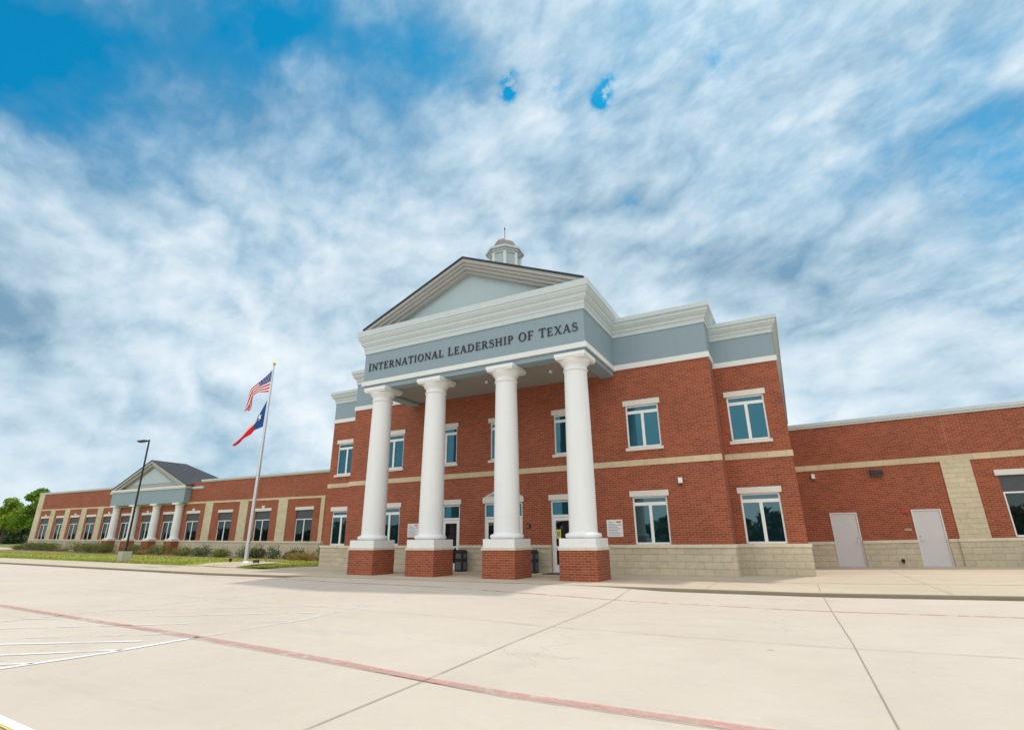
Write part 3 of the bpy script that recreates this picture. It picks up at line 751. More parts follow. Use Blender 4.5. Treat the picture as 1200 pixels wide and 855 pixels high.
# --- lettering
TH, TN = .16, .072
def arc(cx, cz, rx, rz, a0, a1, n=18): return [(cx + rx * math.cos(R(a0 + (a1 - a0) * i / n)), cz + rz * math.sin(R(a0 + (a1 - a0) * i / n))) for i in range(n + 1)]
def ring(cx, cz, ro, zo, ri, zi, a0, a1, n=22): return (arc(cx, cz, ro, zo, a0, a1, n), arc(cx, cz, ri, zi, a0, a1, n))
def ser(x, z, w_=TH, up=True, e=.10):
    h = .045
    return [(x - e, z), (x + w_ + e, z), (x + w_ + e, z + h), (x - e, z + h)] if up else [(x - e, z - h), (x + w_ + e, z - h), (x + w_ + e, z), (x - e, z)]
def stem(x, w_=TH, z0=0, z1=1, e=.10, top=True, bot=True):
    q = [[(x, z0), (x + w_, z0), (x + w_, z1), (x, z1)]]
    if bot: q.append(ser(x, z0, w_, True, e))
    if top: q.append(ser(x, z1, w_, False, e))
    return q
def hb(x0, x1, z, t=TN): return [(x0, z), (x1, z), (x1, z + t), (x0, z + t)]
def diag(x0, z0, x1, z1, w_): return [(x0, z0), (x0 + w_, z0), (x1 + w_, z1), (x1, z1)]
def barb(x, z, dz): return [(x - .05, z), (x, z), (x, z + dz), (x - .02, z + dz)]
def glyph(c):
    """(advance, polygons, rings)"""
    if c == 'I': return .42, stem(.12), []
    if c == 'N': return .98, stem(.13, TN, e=.09) + stem(.80, TN, bot=False, e=.09) + [diag(.72, 0, .08, 1, .18), [(.02, .955), (.20, .955), (.20, 1), (.02, 1)]], []
    if c == 'T': return .80, stem(.32, top=False) + [hb(.02, .78, .94), [(.02, .74), (.055, .74), (.09, .95), (.02, .95)], [(.78, .74), (.745, .74), (.71, .95), (.78, .95)]], []
    if c == 'E': return .76, stem(.10) + [hb(.15, .66, .938), hb(.15, .70, 0), hb(.2, .54, .48), [(.66, .78), (.63, .78), (.58, .95), (.66, .95)], [(.70, .22), (.67, .22), (.60, .04), (.70, .04)], [(.54, .38), (.51, .45), (.51, .56), (.54, .64)]], []
    if c == 'F': return .72, stem(.10) + [hb(.15, .66, .938), hb(.2, .54, .46), [(.66, .76), (.63, .76), (.58, .95), (.66, .95)], [(.54, .36), (.51, .44), (.51, .54), (.54, .62)]], []
    if c == 'L': return .74, stem(.10) + [hb(.15, .70, 0), [(.70, .26), (.67, .26), (.58, .04), (.70, .04)]], []
    if c == 'A': return .94, [diag(.06, 0, .42, 1, TN), diag(.68, 0, .38, 1, .18), hb(.24, .62, .32, .055), hb(-.03, .22, 0, .045), hb(.58, .98, 0, .045)], []
    if c == 'H': return 1.0, stem(.10) + stem(.72) + [hb(.2, .8, .48)], []
    if c == 'X': return .92, [diag(.66, 0, .08, 1, .19), diag(.08, 0, .74, 1, TN), hb(.0, .24, 0, .045), hb(.58, .95, 0, .045), hb(.0, .36, .955, .045), hb(.66, .92, .955, .045)], []
    if c == 'O': return .98, [], [ring(.49, .5, .46, .52, .29, .465, 0, 360, 40)]
    if c == 'D': return .98, stem(.10) + [hb(.15, .42, .938), hb(.15, .42, 0)], [ring(.42, .5, .50, .5, .33, .44, -90, 90)]
    if c == 'P': return .76, stem(.10, top=True) + [hb(.15, .40, .938), hb(.2, .40, .42)], [ring(.40, .71, .32, .29, .16, .235, -90, 90)]
    if c == 'R': return .88, stem(.10, top=True) + [hb(.15, .40, .938), hb(.2, .42, .44), diag(.66, 0, .36, .47, .18), hb(.62, .92, 0, .045)], [ring(.40, .72, .31, .28, .15, .225, -90, 90)]
    if c == 'S':
        path = []
        for a in range(40, 271, 10): path.append((.35 + .25 * math.cos(R(a)), .755 + .225 * math.sin(R(a)), a, 1))
        for a in range(90, -131, -10): path.append((.35 + .28 * math.cos(R(a)), .265 + .255 * math.sin(R(a)), a, 2))
        n = len(path); o1, o2 = [], []
        for i, q in enumerate(path):
            p0 = path[max(0, i - 1)]; p1 = path[min(n - 1, i + 1)]
            d = Vector((p1[0] - p0[0], p1[1] - p0[1])); d = d.normalized() if d.length > 1e-6 else Vector((1, 0))
            t = i / (n - 1); hw = .03 + .055 * math.exp(-((t - .5) / .22) ** 2)
            o1.append((q[0] - d.y * hw, q[1] + d.x * hw)); o2.append((q[0] + d.y * hw, q[1] - d.x * hw))
        return .70, [[(.52, .70), (.56, .70), (.585, .99), (.545, .99)], [(.06, .0), (.10, .0), (.12, .30), (.08, .30)]], [(o1, o2)]
    return .4, [], []
words = ["INTERNATIONAL", "LEADERSHIP", "OF", "TEXAS"]
def lay(dry, sp):
    x = 0
    for wi, wd in enumerate(words):
        for ci, ch in enumerate(wd):
            s_ = 1.09 if (ci == 0 or wd == 'OF') else 1.0
            adv, pol, rings = glyph(ch)
            if not dry:
                L_ = MB(); kk = 0
                for p in pol:
                    kk += 1; L_.prism([(LX + (x + px * s_) * S_, LZ + pz * s_ * S_) for px, pz in p], YP - .030 - kk * .0006, YP - .008)
                for o1, o2 in rings:
                    for i in range(len(o1) - 1):
                        q = [o1[i], o1[i + 1], o2[i + 1], o2[i]]
                        L_.prism([(LX + (x + px * s_) * S_, LZ + pz * s_ * S_) for px, pz in q], YP - .030 - .006, YP - .008)
                part('letter', L_, M_letters, PO)
            x += adv * s_ + sp
        x += .52
    return x - .52 - sp
S_ = .325; LX, LZ = -16.06, 8.47
sp = .10
target = 10.03 / S_
n_let = sum(len(q) for q in words)
for _ in range(30): sp += (target - lay(True, sp)) / n_let
lay(False, sp)
# --- columns
def column(x, y, loc=None):
    prof = [(.47, 1.46), (.468, 1.9), (.46, 3.2), (.445, 4.6), (.425, 6.0), (.41, 7.0)]
    s_ = MB(); s_.lathe(0, 0, prof, 40)
    o = s_.build('column', M_col, SCHOOL, smooth='auto')
    o.location = Vector((x, y, 0)) - SCHOOL.location
    c = MB(); c.lathe(0, 0, [(.41, 6.99), (.44, 7.0), (.455, 7.03), (.44, 7.06), (.415, 7.07), (.415, 7.16), (.43, 7.17), (.43, 7.20), (.46, 7.23), (.53, 7.33), (.545, 7.36), (.545, 7.40)], 40)
    c.box(-.555, .555, -.555, .555, 7.40, 7.46); c.box(-.585, .585, -.585, .585, 7.462, 7.594)
    c.build('capital', M_col, o, smooth='auto')
    t = MB(); t.lathe(0, 0, [(.47, 1.28), (.55, 1.285), (.595, 1.32), (.605, 1.36), (.595, 1.40), (.55, 1.435), (.50, 1.44), (.48, 1.47), (.46, 1.47)], 40)
    t.build('torus', M_col, o, smooth='auto')
    t = MB(); t.box(-.62, .62, -.62, .62, .993, 1.278); t.build('plinth', M_col, o, bevel=.012)
    t = MB(); t.box(-.665, .665, -.665, .665, .91, .99); t.build('pedestal_cap', M_cap, o, bevel=.012)
    t = MB(); t.box(-.635, .635, -.635, .635, -.1, .908); t.build('pedestal', M_brick, o)
    return o
colx = [-15.39, -12.52, -9.195, -6.325]; COLY = 16.40 + .635
c0 = column(colx[0], COLY)
for x in colx[1:]: place(c0, (x, COLY, 0))
# --- cupola on the ridge
CUX, CUY = -11.16, 20.6
def octa(m, r, z0, z1, r2=None):
    a = [m.v((CUX + r * math.cos(R(28.4 + 45 * i)), CUY + r * math.sin(R(28.4 + 45 * i)), z0)) for i in range(8)]
    r2 = r if r2 is None else r2
    b_ = [m.v((CUX + r2 * math.cos(R(28.4 + 45 * i)), CUY + r2 * math.sin(R(28.4 + 45 * i)), z1)) for i in range(8)]
    for i in range(8): m.bm.faces.new((a[i], a[(i + 1) % 8], b_[(i + 1) % 8], b_[i]))
    m.bm.faces.new(a[::-1]); m.bm.faces.new(b_)
b = MB(); octa(b, .86, 12.2, 13.6); octa(b, .78, 13.6, 14.90); CU = part('cupola', b, M_tymp, SCHOOL)
for i in range(8):
    a = R(28.4 + 45 * i); b = MB(); b.lathe(CUX + .78 * math.cos(a), CUY + .78 * math.sin(a), [(.085, 13.602), (.085, 14.80)], 8)
    part('corner_post', b, M_trim, CU)
b = MB(); octa(b, .84, 14.80, 14.90); octa(b, .90, 14.902, 15.0); octa(b, .99, 15.002, 15.13); octa(b, .90, 15.132, 15.15, .66); part('cornice', b, M_crown, CU)
b = MB(); pr_ = [(.60, 15.152), (.60, 15.42), (.555, 15.62), (.44, 15.78), (.26, 15.89), (.06, 15.94)]
for (r0, z0), (r1, z1) in zip(pr_[:-1], pr_[1:]): octa(b, r0, z0, z1, r1)
part('dome', b, M_copper, CU)
b = MB(); b.lathe(CUX, CUY, [(.06, 15.93), (.03, 16.0), (.016, 16.05), (.014, 16.52), (.035, 16.56), (.035, 16.60), (.004, 16.72)], 8); part('finial', b, M_dark, CU)

# --- right wing
def warpR(c): return Vector((c.x, c.y, c.z + .018 * (min(c.x, 14) - .2)))
rw1 = 15.5
DR = [(1.277, 2.299), (4.235, 5.23)]
rwin = 8.25
hl = [(a, b_, -.02, 2.22) for a, b_ in DR] + [(rwin - .9, rwin + .9, ZC, 3.39), (12.1, 13.9, ZC, 3.39)]
b = MB(); b.wall(.15, rw1, -.3, 6.1, YR, hl); b.box(.15, rw1, YR, 42, -.3, 6.1, skip='fb')
RW = part('wing', b, M_brick, SCHOOL, warp=warpR); RW['label'] = 'short brick wing with two gray steel doors'
base_course((.15, rw1), YR, 0, 0, RW, warp=warpR, gaps=[(a - .01, b_ + .01) for a, b_ in DR])
b = MB(); b.box(5.55, rw1, YR - .14, YR - .072, -.3, ZC - .116); part('stone_base', b, M_block, RW, warp=warpR)
b = MB(); b.box(5.53, rw1, YR - .17, YR - .112, ZC - .112, ZC + .002); part('base_cap', b, M_cap, RW, warp=warpR)
b = MB(); b.box(.15, rw1, YR - .035, YR + .05, 4.10, 4.338); part('belt_course', b, M_band, RW, warp=warpR)
for x in (5.612, 10.6): 
    b = MB(); b.box(x, x + .99, YR - .05, YR + .05, ZC, 4.098); part('pilaster', b, M_pil, RW, warp=warpR)
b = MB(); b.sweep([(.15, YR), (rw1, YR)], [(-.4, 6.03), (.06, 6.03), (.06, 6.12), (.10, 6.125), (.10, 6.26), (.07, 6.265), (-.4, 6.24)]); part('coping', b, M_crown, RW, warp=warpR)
b = MB(); b.face([(.15, YR, 6.1), (rw1, YR, 6.1), (rw1, 42, 6.1), (.15, 42, 6.1)]); part('flat_roof', b, M_soffit, RW, warp=warpR)
b = MB(); b.box(6.03, 6.046, YR - .003, YR + .02, 4.345, 6.03); part('control_joint', b, M_jointm, RW, warp=warpR)
def wing_window(key, loc, rz): return proto_window(1.8, 2.74 - ZC, M_glassw, tr=False, lw=.10, lh=.22, sill=False, spandrel=.64, key=key, loc=loc, rz=rz)
ww_plain = wing_window(False, (rwin, YR, ZC + .018 * (rwin - .2)), 0)
place(ww_plain, (13.0, YR, ZC + .018 * 12.8))
for i, (a, b_) in enumerate(DR):
    hz = .018 * ((a + b_) / 2 - .2)
    f = MB(); y0 = YR + .0
    f.box(a, a + .05, y0 - .02, y0 + .1, hz, hz + 2.22); f.box(b_ - .05, b_, y0 - .02, y0 + .1, hz, hz + 2.22); f.box(a + .05, b_ - .05, y0 - .02, y0 + .1, hz + 2.165, hz + 2.22)
    dl = MB(); dl.box(a + .054, b_ - .054, y0 + .01, y0 + .07, hz + .015, hz + 2.16)
    o = part('steel_door', dl, M_door, SCHOOL)
    part('door_frame', f, M_doorf, o)
    hx = b_ - .13 if i == 0 else a + .13
    h = MB(); h.box(hx - .03, hx + .03, y0 - .005, y0 + .012, hz + .92, hz + 1.12); h.tube([(hx, y0 - .05, hz + 1.0), (hx + (-.11 if i == 0 else .11), y0 - .05, hz + 1.0)], .012, 8); h.tube([(hx, y0 + .0, hz + 1.0), (hx, y0 - .055, hz + 1.0)], .012, 8)
    h.lathe(hx, y0 - .01, [(.02, hz + 1.15), (.02, hz + 1.19)], 8)
    part('handle', h, M_steel, o)
    for zz_ in (.25, 1.1, 1.95):
        h = MB(); xx = a + .052 if i == 0 else b_ - .052
        h.tube([(xx, y0 - .002, hz + zz_), (xx, y0 - .002, hz + zz_ + .11)], .012, 6); part('hinge', h, M_steel, o)
    h = MB(); h.box(a - .02, b_ + .02, y0 - .10, y0 + .0, hz - .01, hz + .012); part('threshold', h, M_kick, o)

# --- left wing (runs away to the left on gently rising ground)
XW0 = -22.926
def warpL(c): 
    d = max(-60, c.x - XW0)
    return Vector((c.x, c.y - .029 * (c.x - XW0), c.z - .011 * d))
YL = 28.075
LWA = -78.2; LWB = -22.85
NEARW = [-32.45, -37.25, -42.1]; PORW = [-46.7, -50.4, -54.1, -57.8]; FARW = [-61.3, -64.88, -68.42, -71.75, -75.5]
LWIN = NEARW + PORW + FARW
hl = [(x - .9, x + .9, ZC, 3.39) for x in LWIN]
b = MB(); b.wall(LWA, LWB, -.4, 6.1, YL, hl)
b.box(LWA, LWB, YL, 45, -.4, 5.6, skip='fbt')
b.box(LWA, -61.5, YL, 45, 5.6, 6.1, skip='fb'); b.box(-46.2, LWB, YL, 45, 5.6, 6.1, skip='fb')
LW = part('wing', b, M_brick, SCHOOL, warp=warpL); LW['label'] = 'long brick wing with limestone pilasters and its own small gabled porch'
base_course((LWA, LWB), YL, 0, 1, LW, zt=ZC + .11, warp=warpL)
b = MB(); b.box(LWA, -30.35, YL - .045, YL + .05, 4.20, 4.36); b.box(-30.75, -30.35, YL - .045, YL + .05, ZC + .11, 4.198); part('belt_course', b, M_band, LW, warp=warpL)
for x in (-35.45, -40.26, -45.0, -63.66, -67.17, -70.9, -74.35):
    b = MB(); b.box(x, x + 1.06, YL - .06, YL + .05, ZC + .11, 4.28); part('pilaster', b, M_pil, LW, warp=warpL)
b = MB(); b.box(LWA - .04, LWA + 1.3, YL - .08, YL + .05, ZC + .11, 6.13); part('pilaster', b, M_pil, LW, warp=warpL)
CP = [(-.4, 0), (.06, 0), (.06, .08), (.11, .085), (.11, .21), (.08, .215), (-.4, .20)]
for xa, xb, z in ((LWA - .06, -61.4, 6.04), (-46.2, LWB, 6.04), (-61.9, -60.2, 5.5), (-47.6, -45.8, 5.48)):
    b = MB(); b.sweep([(xa, YL), (xb, YL)], [(o_, z + q) for o_, q in CP]); part('coping', b, M_crown, LW, warp=warpL)
b = MB(); b.face([(LWA, YL, 5.6), (LWB, YL, 5.6), (LWB, 45, 5.6), (LWA, 45, 5.6)]); part('flat_roof', b, M_soffit, LW, warp=warpL)
for x in (-33.9, -38.7):
    b = MB(); b.box(x, x + .02, YL - .003, YL + .02, 4.365, 6.03); part('control_joint', b, M_jointm, LW, warp=warpL)
rzL = math.atan(-.029)
ww_key = None
for i, x in enumerate(LWIN):
    lv = warpL(Vector((x, YL, ZC + .11)))
    lv.z -= .11
    key = (i % 2 == 1) if i < 7 else (i % 2 == 1)
    if key and ww_key is None: ww_key = wing_window(True, lv, rzL)
    else: place(ww_key if key else ww_plain, lv, rzL)
# small porch of the wing
PXc = -54.0; PW = 6.35; YPo = YL - .55
b = MB(); b.box(PXc - PW, PXc + PW, YPo, YL + .3, 4.31, 5.62); WP = part('wing_porch', b, M_gray, SCHOOL, warp=warpL)
b = MB(); b.sweep([(PXc - PW, YL + .3), (PXc - PW, YPo), (PXc + PW, YPo), (PXc + PW, YL + .3)], [(-.1, 5.56), (.08, 5.56), (.08, 5.66), (.13, 5.67), (.13, 5.80), (-.1, 5.80)]); part('trim_band', b, M_trim, WP, warp=warpL)
pz, ez = 8.42, 5.82; sl2 = (pz - ez) / (PW + .25)
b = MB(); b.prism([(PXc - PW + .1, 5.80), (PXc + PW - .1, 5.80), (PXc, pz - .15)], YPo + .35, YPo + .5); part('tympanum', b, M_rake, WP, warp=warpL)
b = MB(); b.prism([(PXc - 3.4, 6.22), (PXc + 3.4, 6.22), (PXc, pz - .72)], YPo + .30, YPo + .34); part('tympanum_panel', b, M_tymp, WP, warp=warpL)
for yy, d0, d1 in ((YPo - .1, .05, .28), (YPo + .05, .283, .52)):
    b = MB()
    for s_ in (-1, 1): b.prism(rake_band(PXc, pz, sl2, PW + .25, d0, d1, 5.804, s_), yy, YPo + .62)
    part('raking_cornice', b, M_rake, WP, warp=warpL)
b = MB(); e = PW + .3; yA, yR2, yB = YPo - .15, YPo + 3.2, YPo + 5.7
rp = [(PXc, yA, pz + .02), (PXc, yR2, pz + .02), (PXc + e, yB, ez), (PXc + e, yA, ez), (PXc - e, yB, ez), (PXc - e, yA, ez)]
for q in ((0, 3, 2, 1), (0, 1, 4, 5), (1, 2, 4)): b.face([rp[i] for i in q])
for q in ((0, 3, 2, 1), (0, 1, 4, 5), (1, 2, 4)): b.face([(rp[i][0], rp[i][1], rp[i][2] - .07) for i in q][::-1])
for i, j in ((0, 3), (5, 0)): b.face([rp[i], (rp[i][0], rp[i][1], rp[i][2] - .07), (rp[j][0], rp[j][1], rp[j][2] - .07), rp[j]])
part('hip_roof', b, M_shingle, WP, warp=warpL)
wc = None
for x in (-59.45, -55.9, -52.25, -48.6):
    lv = warpL(Vector((x, YL - .22, 0)))
    if wc is None:
        m = MB(); m.lathe(0, 0, [(.36, 1.34), (.355, 2.4), (.33, 3.9)], 24); wc = m.build('porch_column', M_col, SCHOOL, smooth='auto'); wc.location = lv - SCHOOL.location
        m = MB(); m.lathe(0, 0, [(.33, 3.9), (.37, 3.92), (.37, 3.98), (.345, 4.0), (.35, 4.08), (.44, 4.18)], 24); m.box(-.47, .47, -.47, .47, 4.18, 4.312); m.build('capital', M_col, wc, smooth='auto')
        m = MB(); m.box(-.50, .50, -.5, .3, 1.155, 1.25); m.lathe(0, 0, [(.44, 1.25), (.46, 1.29), (.44, 1.335), (.36, 1.34)], 24); m.build('plinth', M_col, wc, smooth='auto')
        m = MB(); m.box(-.55, .55, -.52, .2, -.3, 1.05); m.build('pedestal', M_brick, wc)
        m = MB(); m.box(-.57, .57, -.56, .2, 1.052, 1.152); m.build('pedestal_cap', M_cap, wc)
    else: place(wc, lv)

# ------------------------------------------------------------------ things on and around the building
def on_wall(name, label, cat, parts_, group=None):
    """parts_: list of (part name, MB, material); first is the body"""
    o = parts_[0][1].build(name, parts_[0][2], None, bevel=.006); tag(o, label, cat, group)
    for n_, mb, m in parts_[1:]: mb.build(n_, m, o)
    return o
def camera_fix(x, y, z, label):
    a = MB(); a.box(x - .07, x + .07, y - .18, y - .035, z - .10, z + .10); bk = MB(); bk.box(x - .10, x - .072, y - .12, y + .0, z - .05, z + .05); bk.box(x - .03, x + .03, y - .04, y - .001, z - .06, z + .06)
    lens = MB(); lens.lathe(x, y - .10, [(.05, z - .14), (.065, z - .10)], 16)
    on_wall('security_camera', label, 'security camera', [('body', a, M_paper), ('bracket', bk, M_darkg), ('lens', lens, M_dark)], 'white security cameras on the brick')
camera_fix(-3.58, YC, 3.26, 'white security camera on the two-storey brick wall above the window right of the columns')
camera_fix(.92, YR, 3.85, 'white security camera on the short wing above the left steel door')
a = MB(); a.prism([(3.10, 3.76), (3.56, 3.76), (3.56, 3.92), (3.10, 4.0)], YR - .24, YR - .03); bk = MB(); bk.box(3.2, 3.46, YR - .03, YR - .002, 3.78, 3.96); ls = MB(); ls.box(3.13, 3.53, YR - .22, YR - .06, 3.735, 3.757)
on_wall('wall_lamp', 'black wall pack lamp under the limestone band on the short wing', 'wall lamp', [('body', a, M_dark), ('bracket', bk, M_darkg), ('lens', ls, M_darkg)])
a = MB(); a.box(4.02, 4.12, YR - .06, YR - .002, 2.17, 2.30); st = MB(); st.box(3.90, 4.015, YR - .05, YR - .002, 2.19, 2.29)
on_wall('fire_alarm', 'small red and white fire alarm strobe beside the right steel door', 'fire alarm', [('horn', a, M_red), ('strobe', st, M_red)])
a = MB(); a.lathe(3.57, YR - .13, [(.03, .22), (.06, .26), (.06, .34), (.03, .37)], 12); a.tube([(3.57, YR - .07, .31), (3.57, YR - .13, .31)], .03, 8); sp_ = MB(); sp_.tube([(3.57, YR - .14, .28), (3.57, YR - .22, .20)], .022, 8)
on_wall('hose_tap', 'dark hose tap low on the stone base between the steel doors', 'hose tap', [('body', a, M_dark), ('spout', sp_, M_dark)])
a = MB(); a.box(3.88, 4.12, YR - .02, YR - .002, 1.46, 1.56); st = MB(); st.box(3.93, 4.07, YR - .027, YR - .021, 1.49, 1.53)
on_wall('outlet_cover', 'small beige outlet cover on the brick left of the right steel door', 'outlet cover', [('plate', a, M_outlet), ('flap', st, M_outlet)])
a = MB(); a.lathe(7.62, YR - .30, [(.10, .28), (.17, .34), (.18, .60), (.10, .66)], 16); bk = MB(); bk.tube([(7.62, YR - .12, .45), (7.62, YR - .28, .45)], .07, 10)
on_wall('hydrant_inlet', 'black round pipe inlet on the stone base at the right edge', 'pipe inlet', [('body', a, M_dark), ('pipe', bk, M_dark)])
a = MB(); a.box(-9.92, -9.76, YC - .06, YC - .002, 1.70, 1.86); st = MB(); st.lathe(-9.84, YC - .085, [(.03, 1.74), (.035, 1.80)], 10)
on_wall('intercom', 'small dark intercom on the brick between the columns', 'intercom', [('box', a, M_dark), ('button', st, M_steel)])
def notice(x0, x1, z0, z1, label, red):
    a = MB(); a.box(x0, x1, YC - .02, YC - .002, z0, z1); tx = MB(); rr = MB()
    n = 9
    for i in range(n):
        z = z1 - .10 - (z1 - z0 - .16) * i / (n - 1)
        wdt = (x1 - x0 - .12) * (.65 + .35 * ((i * 37) % 10) / 10)
        if red and i < 2: wdt *= .55
        tx.box(x0 + .06, x0 + .06 + wdt, YC - .022, YC - .0201, z, z + .018)
    rr.box(x1 - .24, x1 - .05, YC - .022, YC - .0201, z1 - .11, z1 - .06)
    rr.box(x1 - .14, x1 - .04, YC - .022, YC - .0201, z1 - .20, z1 - .17)
    on_wall('notice_board', label, 'notice board', [('board', a, M_paper), ('print', tx, M_ink), ('red_print', rr, M_redink)], 'white notices on the entrance wall')
notice(-6.51, -5.89, 1.32, 1.94, 'square white notice with red print right of the fourth column', True)
notice(-16.11, -15.49, 1.39, 1.99, 'white notice half hidden behind the second column', True)
a = MB(); a.box(-8.64, -8.43, YC - .0, YC + .03, 1.28, 1.62); st = MB(); st.box(-8.60, -8.47, YC - .004, YC - .001, 1.36, 1.55)
on_wall('door_notice', 'yellow notice taped to the entrance door behind the fourth column', 'notice', [('paper', a, M_yellow), ('print', st, M_ink)])
def trash_can(x, y, label):
    t = tag(empty('trash_can', (x, y, 0)), label, 'trash can', 'black trash cans by the entrance')
    b = MB(); b.box(-.19, .19, -.19, .19, .03, .76); b.build('body', M_dark, t, bevel=.03)
    for s_ in (-1, 1):
        for z0, z1 in ((.08, .38), (.52, .71)):
            box_mb(-.13, .13, s_ * .20 - .01, s_ * .20 + .01, z0, z1).build('side_panel', M_darkg, t)
            box_mb(s_ * .20 - .01, s_ * .20 + .01, -.13, .13, z0, z1).build('side_panel', M_darkg, t)
    b = MB(); b.box(-.205, .205, -.205, .205, .762, .81); b.box(-.16, .16, -.16, .16, .81, .86); b.build('lid', M_dark, t, bevel=.012)
    b = MB(); b.box(-.18, .18, -.18, .18, 0, .03); b.build('base', M_dark, t)
    return t
trash_can(-12.86, 19.72, 'black trash can standing between the second and third columns')
trash_can(-9.52, 19.72, 'black trash can standing between the third and fourth columns')
# dark strip standing in for the shadow line before the right entrance door
b = MB(); b.box(-8.85, -7.0, 19.1, 19.98, .005, .02); m_ = b.build('shade_strip', M_dark, None, bevel=.004); tag(m_, 'dark strip standing in for the shadow line before the entrance door behind the fourth column', 'shadow strip')

# flagpole and flags
FX, FY = -27.42, 20.3; FZ = zs(FX) + .075
fp = tag(empty('flagpole', (FX, FY, FZ)), 'tall silver flagpole with a gold ball on the lawn pad', 'flagpole')
b = MB(); b.lathe(0, 0, [(.115, .05), (.11, 1.5), (.10, 4), (.078, 8), (.05, 11.35), (.045, 11.5)], 20); b.build('pole', M_pole, fp, smooth='auto')
b = MB(); b.lathe(0, 0, [(.22, 0), (.22, .03), (.16, .06), (.13, .12), (.115, .13)], 20); b.build('base_collar', M_col, fp, smooth='auto')
b = MB(); b.lathe(0, 0, [(.02, 11.5), (.03, 11.53), (.075, 11.58), (.095, 11.66), (.075, 11.74), (.03, 11.78), (.005, 11.79)], 16); b.build('ball', M_gold, fp, smooth=True)
b = MB(); b.tube([(.085, -.06, 1.2), (.07, -.05, 11.4)], .008, 5); b.build('halyard', M_frame, fp)
b = MB(); b.box(.10, .15, -.03, .03, 1.15, 1.35); b.build('cleat', M_steel, fp)
def lerp_poly(pts, t):
    L = [0]
    for a, c in zip(pts[:-1], pts[1:]): L.append(L[-1] + (Vector(c) - Vector(a)).length)
    s_ = t * L[-1]
    for i in range(len(pts) - 1):
        if s_ <= L[i + 1] + 1e-9:
            q = (s_ - L[i]) / max(1e-9, L[i + 1] - L[i]); return Vector(pts[i]).lerp(Vector(pts[i + 1]), q)
    return Vector(pts[-1])
def flag(name, top, bot, m, label, fold, vis=1.0):
    nu, nv = 40, 16
    b = MB(); g = []
    for i in range(nu + 1):
        u = i / nu; A = lerp_poly(top, u); B = lerp_poly(bot, u); row = []
        for j in range(nv + 1):
            v = j / nv; p = B.lerp(A, v)
            y = FY + .02 + fold * (u ** .8) * math.sin(v * 7.5 + u * 5.0) * .9 + .10 * u * math.sin(u * 9) 
            row.append(b.v((p.x + .05 * u * math.sin(v * 9 + u * 4), y, p.y)))
        g.append(row)
    for i in range(nu):
        for j in range(nv):
            f = b.bm.faces.new((g[i][j], g[i + 1][j], g[i + 1][j + 1], g[i][j + 1]))
            vk = vis
            b.uvd[f] = [(i / nu, j / nv * vk), ((i + 1) / nu, j / nv * vk), ((i + 1) / nu, (j + 1) / nv * vk), (i / nu, (j + 1) / nv * vk)]
    o = b.build(name, m, None, smooth=True)
    return tag(o, label, 'flag', 'flags on the pole')
flag('flag', [(-27.48, 11.45), (-28.39, 10.93), (-29.15, 10.36), (-29.41, 9.73), (-29.62, 9.01)], [(-27.60, 9.97), (-28.60, 10.12), (-28.98, 9.95), (-29.13, 9.55), (-29.25, 9.05)], M_us, 'drooping flag with red and white stripes and blue canton, upper on the pole', .13)
tf = flag('flag', [(-27.62, 9.48), (-28.25, 8.61), (-28.40, 8.25), (-29.32, 7.51), (-30.23, 6.95)], [(-27.66, 7.82), (-28.47, 7.71), (-28.70, 7.45), (-29.48, 7.16), (-30.19, 6.88)], M_tx, 'drooping blue and red flag with one white star, lower on the pole', .09, .60)
b = MB(); sc_x, sc_z = -27.93, 8.42; pts = []
for k in range(10):
    a = R(90 + 36 * k + 20); r = .24 if k % 2 == 0 else .095
    pts.append((sc_x + r * math.cos(a) * .75, sc_z + r * math.sin(a)))
b.prism(pts, FY - .10, FY - .08); b.build('star', M_frame, tf)
for i, (x, y, lab) in enumerate(((-29.6, 20.9, 'small black floodlight on the lawn left of the flagpole'), (-26.62, 20.35, 'small black floodlight on the pad right of the flagpole foot'))):
    t = tag(empty('floodlight', (x, y, zs(x) + (.07 if i else .06)), R(30 if i else -30)), lab, 'floodlight', 'floodlights at the flagpole')
    b = MB(); b.box(-.14, .14, -.08, .08, .06, .20); b.build('housing', M_dark, t, bevel=.015)
    b = MB(); b.box(-.16, -.142, -.02, .02, 0, .14); b.box(.142, .16, -.02, .02, 0, .14); b.box(-.16, .16, -.05, .05, -.03, .012); b.build('bracket', M_dark, t)
    b = MB(); b.box(-.11, .11, -.08, .08, .201, .208); b.build('lens', M_darkg, t)
# area light pole
LPX, LPY = -37.57, 19.26; LPZ = zs(LPX)
lp = tag(empty('street_lamp', (LPX, LPY, LPZ)), 'tall black parking lot lamp on a square concrete footing in the lawn', 'street lamp')
b = MB(); b.box(-.27, .27, -.27, .27, -.2, .60); b.build('footing', M_pier, lp, bevel=.03)
b = MB(); b.box(-.19, .19, -.19, .19, .622, .66); b.tube([(0, 0, .64), (0, 0, 7.62)], [.065, .05], 12); b.build('pole', M_dark, lp)
b = MB(); b.tube([(0, 0, 7.55), (-.35, 0, 7.60)], .04, 8); b.build('arm', M_dark, lp)
b = MB(); b.prism([(-.30, 7.56), (-.35, 7.645), (-1.20, 7.66), (-1.26, 7.62), (-1.10, 7.56)], -.14, .14); hd = b.build('lamp_head', M_dark, lp, bevel=.01)
b = MB(); b.box(-1.12, -.42, -.11, .11, 7.525, 7.538); b.build('lens', M_darkg, hd)

